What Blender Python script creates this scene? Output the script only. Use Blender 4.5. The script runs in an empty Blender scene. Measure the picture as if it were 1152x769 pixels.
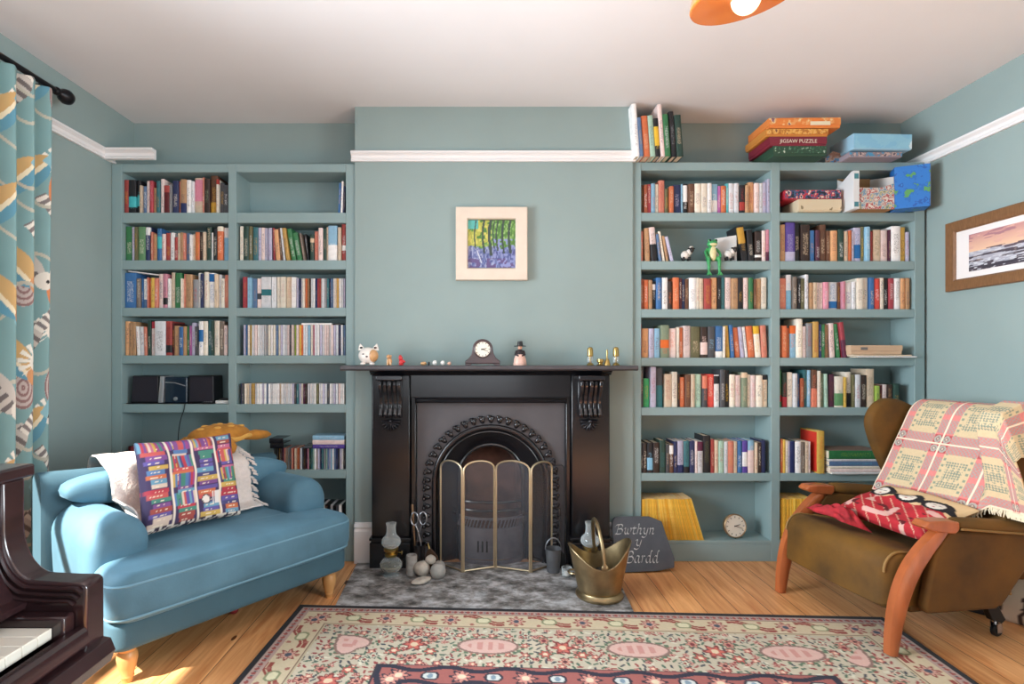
WORLD_S = .35; WINDOW_P = 120; RIGHT_FILL_P = 70; SUN_P = 19.0; SUN_DIR = (.45, .50, -.74); CEILING_FILL_P = 11
WALLC = '90a2a0'; SHELFC = '8ba2a3'
WIN = (-2.6, -.95, .75, 1.95)
import bpy, bmesh, math, random
import numpy as np
from mathutils import Vector, Matrix
random.seed(7)
RNG = np.random.RandomState(11)
PI = math.pi
SC = bpy.context.scene
COL = SC.collection
F, VX, VY, CAMY, CAMZ = 620.0, 545.0, 404.0, -3.3, 1.21

def P(px, py, d):
    """point seen at photo position (px, py) and standing d metres in front of the camera"""
    return Vector(((px - VX) * d / F, d + CAMY, CAMZ - (py - VY) * d / F))

def lin(h):
    h = h.lstrip('#')
    c = [int(h[i:i + 2], 16) / 255 for i in (0, 2, 4)]
    return tuple(x / 12.92 if x <= .04045 else ((x + .055) / 1.055) ** 2.4 for x in c)

# ------------------------------------------------------------------ materials
MATS = {}
def nodes_of(name):
    m = bpy.data.materials.new(name); m.use_nodes = True
    nt = m.node_tree
    return m, nt, nt.nodes['Principled BSDF']

def mat(name, col, rough=.6, metal=0., var=None, bump=None, sheen=0., coat=0., spec=None, alpha=None, trans=0., ior=None, stretch=None):
    m, nt, b = nodes_of(name)
    c = lin(col) if isinstance(col, str) else col
    b.inputs['Base Color'].default_value = (*c, 1)
    b.inputs['Roughness'].default_value = rough
    b.inputs['Metallic'].default_value = metal
    if sheen:
        b.inputs['Sheen Weight'].default_value = sheen
        b.inputs['Sheen Roughness'].default_value = .4
        b.inputs['Sheen Tint'].default_value = (*[min(1, x * 1.5 + .1) for x in c], 1)
    if coat: b.inputs['Coat Weight'].default_value = coat; b.inputs['Coat Roughness'].default_value = .15
    if spec is not None: b.inputs['Specular IOR Level'].default_value = spec
    if trans: b.inputs['Transmission Weight'].default_value = trans
    if ior: b.inputs['IOR'].default_value = ior
    tc = None
    def coord():
        nonlocal tc
        if tc is None:
            t = nt.nodes.new('ShaderNodeTexCoord'); mp = nt.nodes.new('ShaderNodeMapping')
            nt.links.new(t.outputs['Object'], mp.inputs['Vector'])
            if stretch: mp.inputs['Scale'].default_value = stretch
            tc = mp.outputs['Vector']
        return tc
    if var:
        n = nt.nodes.new('ShaderNodeTexNoise'); n.inputs['Scale'].default_value = var[0]; n.inputs['Detail'].default_value = 5
        nt.links.new(coord(), n.inputs['Vector'])
        r = nt.nodes.new('ShaderNodeValToRGB'); a = var[1]
        c2 = lin(var[2]) if len(var) > 2 else None
        r.color_ramp.elements[0].position = .3; r.color_ramp.elements[1].position = .7
        r.color_ramp.elements[0].color = (*(c2 if c2 else [x * (1 - a) for x in c]), 1)
        r.color_ramp.elements[1].color = (*[min(1, x * (1 + a)) for x in c], 1)
        nt.links.new(n.outputs['Fac'], r.inputs['Fac']); nt.links.new(r.outputs['Color'], b.inputs['Base Color'])
    if bump:
        n = nt.nodes.new('ShaderNodeTexNoise'); n.inputs['Scale'].default_value = bump[0]; n.inputs['Detail'].default_value = 3
        nt.links.new(coord(), n.inputs['Vector'])
        bp = nt.nodes.new('ShaderNodeBump'); bp.inputs['Strength'].default_value = bump[1]; bp.inputs['Distance'].default_value = .004
        nt.links.new(n.outputs['Fac'], bp.inputs['Height']); nt.links.new(bp.outputs['Normal'], b.inputs['Normal'])
    MATS[name] = m
    return m

def amat(name, rough=.85, bump=None, sheen=0., coat=0.):
    """material whose pattern comes from the mesh's own colour attribute 'pattern'"""
    m = mat(name, '808080', rough, bump=bump, sheen=sheen, coat=coat)
    nt = m.node_tree; a = nt.nodes.new('ShaderNodeAttribute'); a.attribute_name = 'pattern'
    nt.links.new(a.outputs['Color'], nt.nodes['Principled BSDF'].inputs['Base Color'])
    return m

# ------------------------------------------------------------------ mesh builder
class MB:
    def __init__(s): s.v = []; s.f = []; s.c = []
    def add(s, vs, fs, M=None):
        b = len(s.v)
        for v in vs: s.v.append(tuple(M @ Vector(v)) if M is not None else tuple(v))
        for f in fs: s.f.append(tuple(b + i for i in f))
        return s
    def box(s, x0, x1, y0, y1, z0, z1, M=None):
        vs = [(x, y, z) for z in (z0, z1) for y in (y0, y1) for x in (x0, x1)]
        return s.add(vs, [(0, 2, 3, 1), (4, 5, 7, 6), (0, 1, 5, 4), (2, 6, 7, 3), (0, 4, 6, 2), (1, 3, 7, 5)], M)
    def prism(s, poly, h0, h1, axis='z', M=None):
        """poly: 2-D outline; axis z: (x,y)->z, y: (x,z)->y, x: (y,z)->x"""
        a = sum(p[0] * q[1] - q[0] * p[1] for p, q in zip(poly, poly[1:] + poly[:1]))
        if a < 0: poly = poly[::-1]
        def put(p, h):
            return {'z': (p[0], p[1], h), 'y': (p[0], h, p[1]), 'x': (h, p[0], p[1])}[axis]
        n = len(poly)
        vs = [put(p, h0) for p in poly] + [put(p, h1) for p in poly]
        fs = [tuple(range(n))[::-1], tuple(range(n, 2 * n))] + [(i, (i + 1) % n, n + (i + 1) % n, n + i) for i in range(n)]
        if axis == 'y': fs = [f[::-1] for f in fs]
        if h1 < h0: fs = [f[::-1] for f in fs]
        return s.add(vs, fs, M)
    def rings(s, rings, cap0=True, cap1=True, closed=True, M=None):
        n = len(rings[0]); vs = [p for r in rings for p in r]; fs = []
        for i in range(len(rings) - 1):
            for j in range(n if closed else n - 1):
                k = (j + 1) % n
                fs.append((i * n + j, i * n + k, (i + 1) * n + k, (i + 1) * n + j))
        if cap0: fs.append(tuple(range(n))[::-1])
        if cap1: fs.append(tuple((len(rings) - 1) * n + j for j in range(n)))
        return s.add(vs, fs, M)
    def lathe(s, prof, seg=24, M=None, c=(0, 0, 0)):
        rs = [[(c[0] + r * math.cos(2 * PI * j / seg), c[1] + r * math.sin(2 * PI * j / seg), c[2] + z) for j in range(seg)] for r, z in prof]
        return s.rings(rs, prof[0][0] > 1e-5, prof[-1][0] > 1e-5, M=M)
    def tube(s, pts, r, seg=8, caps=True, M=None):
        pts = [Vector(p) for p in pts]; n = len(pts)
        rr = r if isinstance(r, (list, tuple)) else [r] * n
        up = None; rings = []
        for i, p in enumerate(pts):
            t = (pts[min(i + 1, n - 1)] - pts[max(i - 1, 0)]).normalized()
            if up is None:
                up = Vector((0, 0, 1)) if abs(t.z) < .9 else Vector((1, 0, 0))
            a = t.cross(up).normalized(); bb = a.cross(t).normalized(); up = bb
            rings.append([p + rr[i] * (math.cos(2 * PI * j / seg) * a + math.sin(2 * PI * j / seg) * bb) for j in range(seg)])
        rings = [r[::-1] for r in rings]
        return s.rings(rings, caps, caps, M=M)
    def ell(s, c, rx, ry, rz, seg=16, rows=10, M=None, e=1.0, e2=None):
        """(super)ellipsoid"""
        e2 = e2 or e
        sp = lambda v, q: math.copysign(abs(v) ** q, v)
        rs = []
        for i in range(1, rows):
            ph = -PI / 2 + PI * i / rows
            cz, sz = sp(math.cos(ph), e), sp(math.sin(ph), e)
            rs.append([(c[0] + rx * cz * sp(math.cos(2 * PI * j / seg), e2), c[1] + ry * cz * sp(math.sin(2 * PI * j / seg), e2), c[2] + rz * sz) for j in range(seg)])
        b0 = len(s.v); n = seg
        vs = [p for r in rs for p in r] + [(c[0], c[1], c[2] - rz), (c[0], c[1], c[2] + rz)]
        fs = []
        for i in range(len(rs) - 1):
            for j in range(n):
                k = (j + 1) % n; fs.append((i * n + j, i * n + k, (i + 1) * n + k, (i + 1) * n + j))
        B, T = len(rs) * n, len(rs) * n + 1; L = (len(rs) - 1) * n
        for j in range(n):
            k = (j + 1) % n; fs.append((B, k, j)); fs.append((T, L + j, L + k))
        return s.add(vs, fs, M)
    def cushion(s, outline, z0, z1, r, crown=.02, M=None, n=5):
        """soft slab: an outline filled between z0 and z1 with rounded edges and a crowned top"""
        cx = sum(p[0] for p in outline) / len(outline); cy = sum(p[1] for p in outline) / len(outline)
        def ring(inset, z):
            o = []
            for x, y in outline:
                dx, dy = x - cx, y - cy; L = math.hypot(dx, dy); k = max(0, (L - inset) / L)
                o.append((cx + dx * k, cy + dy * k, z))
            return o
        R = []
        for i in range(n + 1):
            a = PI / 2 * i / n; R.append(ring(r * (1 - math.sin(a)), z0 + r * (1 - math.cos(a))))
        for i in range(n + 1):
            a = PI / 2 * i / n; R.append(ring(r * (1 - math.cos(a)), z1 - r * (1 - math.sin(a))))
        for k in (.75, .5, .25, .08):
            R.append([(cx + (p[0] - cx) * k, cy + (p[1] - cy) * k, z1 + crown * (1 - k * k)) for p in ring(r, z1)])
        return s.rings(R, M=M)
    def build(s, name, m=None, parent=None, smooth=True, bevel=0., bseg=2, sub=0, loc=None, rot=None, angle=40):
        me = bpy.data.meshes.new(name); me.from_pydata(s.v, [], s.f); me.update()
        return link(name, me, m, parent, smooth, bevel, bseg, sub, loc, rot, angle)

def link(name, me, m=None, parent=None, smooth=True, bevel=0., bseg=2, sub=0, loc=None, rot=None, angle=40):
    o = bpy.data.objects.new(name, me); COL.objects.link(o)
    if m is not None: me.materials.append(m)
    if smooth:
        me.polygons.foreach_set('use_smooth', [True] * len(me.polygons))
        if not sub: me.set_sharp_from_angle(angle=math.radians(angle))
    if bevel:
        b = o.modifiers.new('edge', 'BEVEL'); b.width = bevel; b.segments = bseg; b.limit_method = 'ANGLE'; b.angle_limit = math.radians(35)
    if sub:
        q = o.modifiers.new('soft', 'SUBSURF'); q.levels = sub; q.render_levels = sub
    if parent is not None: o.parent = parent
    if loc is not None: o.location = loc
    if rot is not None: o.rotation_euler = rot
    return o

def tag(o, label, cat, group=None):
    o['label'] = label; o['category'] = cat
    if group: o['group'] = group
    return o
def thing(name, label, cat, loc=(0, 0, 0), rz=0., group=None):
    o = bpy.data.objects.new(name, None); COL.objects.link(o); o.empty_display_size = .05
    o.location = loc; o.rotation_euler = (0, 0, rz)
    return tag(o, label, cat, group)
def struct(o): o['kind'] = 'structure'; return o

def T(x=0, y=0, z=0): return Matrix.Translation((x, y, z))
def R(a, ax): return Matrix.Rotation(a, 4, ax)
def frame_to(p, q):
    """matrix whose z axis runs from p to q"""
    p = Vector(p); d = (Vector(q) - p)
    return Matrix.Translation(p) @ d.to_track_quat('Z', 'Y').to_matrix().to_4x4()

def arc(cx, cy, r, a0, a1, n):
    return [(cx + r * math.cos(math.radians(a0 + (a1 - a0) * i / n)), cy + r * math.sin(math.radians(a0 + (a1 - a0) * i / n))) for i in range(n + 1)]

def grid_mesh(name, pts, cols=None, m=None, parent=None, thick=0., closed_u=False, **kw):
    """pts: array (nv, nu, 3); cols: (nv, nu, 3) linear colours stored as the attribute 'pattern'"""
    nv, nu = pts.shape[:2]
    V = pts.reshape(-1, 3)
    idx = np.arange(nv * nu).reshape(nv, nu)
    a, b, c, d = idx[:-1, :-1], idx[:-1, 1:], idx[1:, 1:], idx[1:, :-1]
    Fc = np.stack([a, b, c, d], -1).reshape(-1, 4)
    me = bpy.data.meshes.new(name); me.from_pydata(V.tolist(), [], Fc.tolist()); me.update()
    if cols is not None:
        at = me.color_attributes.new('pattern', 'FLOAT_COLOR', 'POINT')
        buf = np.ones((nv * nu, 4), np.float32); buf[:, :3] = cols.reshape(-1, 3)
        at.data.foreach_set('color', buf.ravel())
    o = link(name, me, m, parent, kw.get('smooth', True), loc=kw.get('loc'), rot=kw.get('rot'), angle=80)
    if thick:
        q = o.modifiers.new('thickness', 'SOLIDIFY'); q.thickness = thick; q.offset = kw.get('offset', 0)
    return o

# small vector-noise toolkit for the woven and printed patterns
def h2(i, j, k=0):
    n = (np.asarray(i, np.int64) * 374761393 + np.asarray(j, np.int64) * 668265263 + k * 974634777) & 0xffffffff
    n = ((n ^ (n >> 13)) * 1274126177) & 0xffffffff
    return ((n ^ (n >> 16)) & 0xffff) / 65535.0
def vnoise(u, v, k=0):
    i, j = np.floor(u).astype(np.int64), np.floor(v).astype(np.int64); fu, fv = u - i, v - j
    fu, fv = fu * fu * (3 - 2 * fu), fv * fv * (3 - 2 * fv)
    return (h2(i, j, k) * (1 - fu) + h2(i + 1, j, k) * fu) * (1 - fv) + (h2(i, j + 1, k) * (1 - fu) + h2(i + 1, j + 1, k) * fu) * fv
def C(h): return np.array(lin(h), np.float32)
def paint(img, mask, col):
    img[mask] = C(col) if isinstance(col, str) else col

ORD = ('first second third fourth fifth sixth seventh eighth ninth tenth eleventh twelfth thirteenth fourteenth fifteenth sixteenth seventeenth '
       'eighteenth nineteenth twentieth').split()
TENS = {2: 'twenty', 3: 'thirty', 4: 'forty', 5: 'fifty'}
def ordinal(n):
    if n <= 20: return ORD[n - 1]
    t, u = divmod(n, 10)
    return (TENS[t][:-1] + 'ieth') if u == 0 else TENS[t] + '-' + ORD[u - 1]
# ------------------------------------------------------------------ camera, light
cam = bpy.data.cameras.new('camera'); co = bpy.data.objects.new('camera', cam); COL.objects.link(co)
co.location = (0, CAMY, CAMZ); co.rotation_euler = (PI / 2, 0, 0)
cam.sensor_width = 36; cam.lens = F / 1152 * 36; cam.shift_x = (576 - VX) / 1152; cam.shift_y = (VY - 384.5) / 1152
cam.clip_start = .05; SC.camera = co
vs_ = SC.view_settings; vs_.view_transform = 'Standard'; vs_.look = 'None'; vs_.gamma = 1; vs_.exposure = 0.0
vs_.use_curve_mapping = False
SC.cycles.use_denoising = True
SC.cycles.max_bounces = 8; SC.cycles.diffuse_bounces = 4; SC.cycles.caustics_reflective = False; SC.cycles.caustics_refractive = False
SC.cycles.sample_clamp_indirect = 6

w = bpy.data.worlds.new('daylight'); SC.world = w; w.use_nodes = True
bg = w.node_tree.nodes['Background']; bg.inputs['Color'].default_value = (.93, .96, 1, 1); bg.inputs['Strength'].default_value = WORLD_S

def area(name, loc, rot, sx, sy, power, col=(1, 1, 1), spread=180):
    l = bpy.data.lights.new(name, 'AREA'); l.shape = 'RECTANGLE'; l.size = sx; l.size_y = sy; l.energy = power; l.color = col; l.spread = math.radians(spread)
    o = bpy.data.objects.new(name, l); COL.objects.link(o); o.location = loc; o.rotation_euler = rot
    return o
area('window_daylight', (-2.22, -2.2, 1.4), (0, -PI / 2, 0), 1.4, 2.0, WINDOW_P, (.84, .93, 1), 102)
area('added_right_fill', (2.62, -3.1, 1.5), (0, PI / 2, 0), 1.3, 1.2, RIGHT_FILL_P, (.86, .94, 1), 110)  # added fill to brighten the left wall; there is no window on this side
area('added_ceiling_fill', (-.5, -3.5, 1.2), Vector((-.9, 2.6, 1.6)).to_track_quat('-Z', 'Y').to_euler(), 2.0, .8, CEILING_FILL_P, (.86, .93, 1), 95)  # added fill behind the camera to brighten the ceiling, not a known lamp
sun = bpy.data.lights.new('sun', 'SUN'); sun.energy = SUN_P; sun.angle = math.radians(1.2); sun.color = (1, .94, .86)
so = bpy.data.objects.new('sun', sun); COL.objects.link(so)
so.rotation_euler = Vector(SUN_DIR).to_track_quat('-Z', 'Y').to_euler()

# ------------------------------------------------------------------ room shell
XL, XR, YB, YF, H = -2.235, 2.655, .215, -3.9, 2.715
CHX0, CHX1, CHY = -.772, .884, -.015
m_wall = mat('teal_wall_paint', WALLC, .75, var=(3, .03), bump=(60, .05))
m_ceil = mat('ceiling_paint', 'e4e3e4', .9, var=(2, .02))
m_white = mat('white_gloss_paint', 'e9e7e6', .4)
m_shelf = mat('teal_shelf_paint', SHELFC, .5, var=(4, .03))

def floor_material():
    m, nt, b = nodes_of('pine_floorboards'); N, L = nt.nodes, nt.links
    tc = N.new('ShaderNodeTexCoord'); sep = N.new('ShaderNodeSeparateXYZ'); L.new(tc.outputs['Object'], sep.inputs[0])
    def math_(op, a, v=None, v2=None):
        n = N.new('ShaderNodeMath'); n.operation = op
        L.new(a, n.inputs[0])
        if v is not None:
            if isinstance(v, (int, float)): n.inputs[1].default_value = v
            else: L.new(v, n.inputs[1])
        return n.outputs[0]
    bx = math_('DIVIDE', sep.outputs['X'], .152); fl = math_('FLOOR', bx); fr = math_('FRACT', bx)
    wn = N.new('ShaderNodeTexWhiteNoise'); wn.noise_dimensions = '1D'; L.new(fl, wn.inputs['W'])
    cb = N.new('ShaderNodeCombineXYZ'); off = math_('MULTIPLY', wn.outputs['Value'], 9.0)
    sx = math_('MULTIPLY', sep.outputs['X'], 16.0); sy = math_('MULTIPLY', sep.outputs['Y'], 1.2); sy2 = math_('ADD', sy, off)
    L.new(sx, cb.inputs[0]); L.new(sy2, cb.inputs[1]); L.new(off, cb.inputs[2])
    gr = N.new('ShaderNodeTexNoise'); gr.inputs['Scale'].default_value = 2.2; gr.inputs['Detail'].default_value = 6; gr.inputs['Distortion'].default_value = 1.0
    L.new(cb.outputs[0], gr.inputs['Vector'])
    rp = N.new('ShaderNodeValToRGB'); e = rp.color_ramp.elements
    e[0].position, e[0].color = .25, (*lin('c67c46'), 1); e[1].position, e[1].color = .72, (*lin('f0b67c'), 1)
    L.new(gr.outputs['Fac'], rp.inputs['Fac'])
    hs = N.new('ShaderNodeHueSaturation'); L.new(rp.outputs['Color'], hs.inputs['Color'])
    vv = math_('MULTIPLY', wn.outputs['Value'], .28); vv = math_('ADD', vv, .84); L.new(vv, hs.inputs['Value'])
    # knots
    kc = N.new('ShaderNodeCombineXYZ'); kx = math_('MULTIPLY', sep.outputs['X'], 6.5); ky = math_('MULTIPLY', sep.outputs['Y'], 2.6)
    L.new(kx, kc.inputs[0]); L.new(ky, kc.inputs[1]); L.new(off, kc.inputs[2])
    vo = N.new('ShaderNodeTexVoronoi'); vo.inputs['Scale'].default_value = 1.1; L.new(kc.outputs[0], vo.inputs['Vector'])
    kn = math_('LESS_THAN', vo.outputs['Distance'], .085)
    k1 = N.new('ShaderNodeMix'); k1.data_type = 'RGBA'; L.new(kn, k1.inputs['Factor']); L.new(hs.outputs['Color'], k1.inputs['A']); k1.inputs['B'].default_value = (*lin('5e3218'), 1)
    g1 = math_('LESS_THAN', fr, .022)
    k2 = N.new('ShaderNodeMix'); k2.data_type = 'RGBA'; L.new(g1, k2.inputs['Factor']); L.new(k1.outputs['Result'], k2.inputs['A']); k2.inputs['B'].default_value = (*lin('6e4020'), 1)
    L.new(k2.outputs['Result'], b.inputs['Base Color'])
    b.inputs['Roughness'].default_value = .38
    bp = N.new('ShaderNodeBump'); bp.inputs['Strength'].default_value = .25; bp.inputs['Distance'].default_value = .003; bp.invert = True
    L.new(g1, bp.inputs['Height']); L.new(bp.outputs['Normal'], b.inputs['Normal'])
    return m
m_floor = floor_material()
struct(MB().box(XL - .1, XR + .1, YF, YB + .1, -.08, 0).build('floor', m_floor, smooth=False))
struct(MB().box(XL - .1, XR + .1, YF, YB + .1, H, H + .08).build('ceiling', m_ceil, smooth=False))
struct(MB().box(XL - .1, XR + .1, YB, YB + .1, 0, H).build('wall_back', m_wall, smooth=False))
struct(MB().box(XR, XR + .1, YF, YB, 0, H).build('wall_right', m_wall, smooth=False))
# the wall with the window: solid around the opening
WY0, WY1, WZ0, WZ1 = WIN
lw = MB().box(XL - .1, XL, WY1, YB, 0, H).box(XL - .1, XL, YF, WY0, 0, H).box(XL - .1, XL, WY0, WY1, 0, WZ0).box(XL - .1, XL, WY0, WY1, WZ1, H)
struct(lw.build('wall_left', m_wall, smooth=False))
wf = MB()
for (a, b_, c, d) in ((WY0, WY0 + .05, WZ0, WZ1), (WY1 - .05, WY1, WZ0, WZ1), (WY0, WY1, WZ0, WZ0 + .05), (WY0, WY1, WZ1 - .05, WZ1), (WY0, WY1, (WZ0 + WZ1) / 2 - .02, (WZ0 + WZ1) / 2 + .02)):
    wf.box(XL - .09, XL - .04, a, b_, c, d)
struct(wf.build('window_1', m_white, smooth=False, bevel=.004))
# chimney breast with the fireplace opening left free
OX0, OX1, OZ = -.40, .475, .95
cb_ = MB().box(CHX0, OX0, CHY, YB, 0, H).box(OX1, CHX1, CHY, YB, 0, H).box(OX0, OX1, CHY, YB, OZ, H)
struct(cb_.build('wall_chimney_breast', m_wall, smooth=False))
# picture rails and skirting
def rail_profile(d, h):   # depth outwards, height
    return [(0, 0), (d * .55, 0), (d * .6, h * .15), (d * .35, h * .35), (d * .45, h * .6), (d, h * .8), (d, h), (0, h)]
RZ = 2.385
pf = rail_profile(.03, .058)
struct(MB().prism([(CHY - a, RZ + b_) for a, b_ in pf], CHX0 - .02, CHX1 + .015, 'x').build('trim_1', m_white, smooth=False))
struct(MB().prism([(XL + a, RZ + .0 + b_) for a, b_ in pf], YF, .02, 'y').build('trim_2', m_white, smooth=False))
struct(MB().prism([(XR - a, RZ - .005 + b_) for a, b_ in pf], YF, YB, 'y').build('trim_3', m_white, smooth=False))
struct(MB().prism([(-.05 - a * 1.6, 2.383 + b_) for a, b_ in pf], XL, XL + .30, 'x').build('trim_4', m_white, smooth=False))
sk = [(0, 0), (.022, 0), (.022, .19), (.016, .205), (.02, .215), (.012, .235), (0, .24)]
struct(MB().prism([(CHY - a, b_) for a, b_ in sk], CHX0, -.64, 'x').build('baseboard_left', m_white, smooth=False))
struct(MB().prism([(CHY - a, b_) for a, b_ in sk], .735, CHX1, 'x').build('baseboard_right', m_white, smooth=False))
struct(MB().prism([(XR - a, b_) for a, b_ in sk], YF, 0, 'y').build('baseboard_far', m_white, smooth=False))

# ------------------------------------------------------------------ built-in bookcases
D0 = 3.3
def X_(px, d=D0): return (px - VX) * d / F
def Z_(py, d=D0): return CAMZ - (py - VY) * d / F
LBASE = [239, 292.5, 346, 399.6, 454.5, 528.5, 608]; LTOP = [193.5, 250.5, 303, 355.6, 408.7, 464, 538]
RBASE = [239, 293.4, 347.5, 402.2, 458.2, 532, 608]; RTOP = [191.5, 248.5, 303, 357, 411.5, 467.3, 541]
def bookcase(label, xo0, xo1, div, stiles, base, top, ztop):
    """stiles: inner edges (left, right); div: (x0, x1) of the middle upright"""
    t = thing('bookcase', label, 'bookcase', ((xo0 + xo1) / 2, 0, 0))
    ox = (xo0 + xo1) / 2
    y1 = YB - .003
    def part(name, x0, x1, ya, yb, z0, z1, bev=.003):
        return MB().box(x0 - ox, x1 - ox, ya, yb, z0, z1).build(name, m_shelf, t, smooth=False, bevel=bev)
    zs = [Z_(b) for b in base]; zu = [Z_(a) for a in top]
    part('back_panel', xo0 + .01, xo1 - .01, y1 - .012, y1, 0, ztop - .001, 0)
    for x0, x1 in ((xo0, stiles[0]), (stiles[1], xo1), div):
        part('upright', x0, x1, 0, y1 - .012, 0, ztop)
    for x0, x1 in ((stiles[0], div[0]), (div[1], stiles[1])):
        part('top_board', x0, x1, 0.001, y1 - .012, zu[0], ztop)
        for k in range(6):
            part('shelf', x0, x1, 0.001, y1 - .012, zu[k + 1], zs[k])
        part('plinth', x0, x1, .001, .02, 0, zs[6] - .022)
        part('bottom_shelf', x0, x1, .001, y1 - .012, zs[6] - .022, zs[6])
    return t
bookcase('teal built-in bookcase of two columns behind the blue sofa', XL + .003, CHX0 - .002, (X_(256.7), X_(265.6)), (X_(137), X_(389)), LBASE, LTOP, 2.38)
bookcase('teal built-in bookcase of two columns behind the brown armchair', CHX1 + .002, X_(1040.5), (X_(867.5), X_(877.5)), (X_(721.5), X_(1029)), RBASE, RTOP, 2.39)
import re
# ------------------------------------------------------------------ books, discs and magazines
PAL = {  # key: (hex, words)
 'red': ('a8362f', 'red'), 'dred': ('5c1c20', 'dark red'), 'crim': ('b3303f', 'crimson'), 'verm': ('e8361f', 'bright red'), 'pink': ('d6859a', 'pink'),
 'ppink': ('e6cdc7', 'pale pink'), 'salm': ('d97c62', 'salmon'), 'oran': ('dd6a28', 'orange'), 'rust': ('a24a20', 'rust'), 'tan': ('bd8f60', 'tan'),
 'apri': ('e2a266', 'apricot'), 'beig': ('dcc3a4', 'beige'), 'crea': ('ece1cd', 'cream'), 'whit': ('eeecea', 'white'), 'yell': ('e2b632', 'yellow'),
 'gold': ('c29438', 'gold'), 'gren': ('2f7d48', 'green'), 'brgr': ('22a860', 'bright green'), 'lime': ('9ab83a', 'lime'), 'dgrn': ('24443a', 'dark green'),
 'sage': ('87987a', 'sage green'), 'lgrn': ('5f9060', 'leaf green'), 'mint': ('a6cdb6', 'mint'), 'teal': ('2d7078', 'teal'), 'turq': ('46b3b9', 'turquoise'),
 'sky': ('82b8d6', 'sky blue'), 'blue': ('2069a8', 'blue'), 'stee': ('54749c', 'steel blue'), 'navy': ('222e5c', 'navy'), 'lila': ('b9b5d0', 'lilac'),
 'purp': ('52389a', 'purple'), 'plum': ('5a2440', 'plum'), 'mage': ('b2549e', 'magenta'), 'brwn': ('6c442c', 'brown'), 'dbrn': ('38251e', 'dark brown'),
 'grey': ('8b8d90', 'grey'), 'dgry': ('48494e', 'dark grey'), 'blck': ('1c1b20', 'black'), 'silv': ('d6d8dc', 'silver'), 'oliv': ('6e6a44', 'olive'), 'taup': ('7c6c60', 'taupe'),
}
def book_material():
    m, nt, b = nodes_of('printed_cover'); N, L = nt.nodes, nt.links
    oi = N.new('ShaderNodeObjectInfo'); tc = N.new('ShaderNodeTexCoord')
    ac = N.new('ShaderNodeAttribute'); ac.attribute_type = 'OBJECT'; ac.attribute_name = 'accent'
    bd = N.new('ShaderNodeAttribute'); bd.attribute_type = 'OBJECT'; bd.attribute_name = 'band'
    def mth(op, a, v=None):
        n = N.new('ShaderNodeMath'); n.operation = op; n.use_clamp = False
        for i, q in enumerate((a, v)):
            if q is None: continue
            if isinstance(q, (int, float)): n.inputs[i].default_value = q
            else: L.new(q, n.inputs[i])
        return n.outputs[0]
    sg = N.new('ShaderNodeSeparateXYZ'); L.new(tc.outputs['Generated'], sg.inputs[0])
    so_ = N.new('ShaderNodeSeparateXYZ'); L.new(tc.outputs['Object'], so_.inputs[0])
    sb = N.new('ShaderNodeSeparateXYZ'); L.new(bd.outputs['Vector'], sb.inputs[0])
    rnd = mth('MULTIPLY', oi.outputs['Random'], 50.0)
    # worn, slightly uneven cloth
    cb = N.new('ShaderNodeCombineXYZ')
    L.new(mth('MULTIPLY', so_.outputs['X'], 260.0), cb.inputs[0]); L.new(mth('ADD', mth('MULTIPLY', so_.outputs['Z'], 210.0), rnd), cb.inputs[1]); L.new(rnd, cb.inputs[2])
    nz = N.new('ShaderNodeTexNoise'); nz.inputs['Scale'].default_value = 1.0; nz.inputs['Detail'].default_value = 1.0; L.new(cb.outputs[0], nz.inputs['Vector'])
    ink = mth('GREATER_THAN', nz.outputs['Fac'], .52)
    mid = mth('MULTIPLY', mth('GREATER_THAN', sg.outputs['X'], .22), mth('LESS_THAN', sg.outputs['X'], .78))
    lo = mth('ADD', mth('MULTIPLY', oi.outputs['Random'], .25), .12); hi = mth('ADD', lo, mth('ADD', mth('MULTIPLY', mth('FRACT', mth('MULTIPLY', oi.outputs['Random'], 17.0)), .3), .32))
    zz = mth('MULTIPLY', mth('GREATER_THAN', sg.outputs['Z'], lo), mth('LESS_THAN', sg.outputs['Z'], hi))
    front = mth('LESS_THAN', sg.outputs['Y'], .12)
    text = mth('MULTIPLY', mth('MULTIPLY', ink, mid), mth('MULTIPLY', zz, front))
    band = mth('MULTIPLY', mth('GREATER_THAN', sg.outputs['Z'], sb.outputs['X']), mth('LESS_THAN', sg.outputs['Z'], sb.outputs['Y']))
    band = mth('MULTIPLY', band, front)
    text = mth('MULTIPLY', text, mth('MULTIPLY', mth('SUBTRACT', 1.0, band), .5))
    f = mth('MAXIMUM', text, band)
    n2 = N.new('ShaderNodeTexNoise'); n2.inputs['Scale'].default_value = 40; L.new(tc.outputs['Object'], n2.inputs['Vector'])
    mx = N.new('ShaderNodeMix'); mx.data_type = 'RGBA'; L.new(f, mx.inputs['Factor']); L.new(oi.outputs['Color'], mx.inputs['A']); L.new(ac.outputs['Color'], mx.inputs['B'])
    hs = N.new('ShaderNodeHueSaturation'); L.new(mx.outputs['Result'], hs.inputs['Color']); L.new(mth('ADD', mth('MULTIPLY', n2.outputs['Fac'], .4), .8), hs.inputs['Value'])
    L.new(hs.outputs['Color'], b.inputs['Base Color']); b.inputs['Roughness'].default_value = .5
    MATS['printed_cover'] = m
    return m
M_BOOK = book_material()
M_PAGE = mat('book_pages', 'dfd2ba', .9, var=(90, .12), stretch=(6, 1, 1))
LIGHT = {'whit', 'crea', 'beig', 'ppink', 'silv', 'mint', 'sky', 'apri', 'yell', 'lila', 'tan', 'lime', 'gold', 'grey'}

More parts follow.
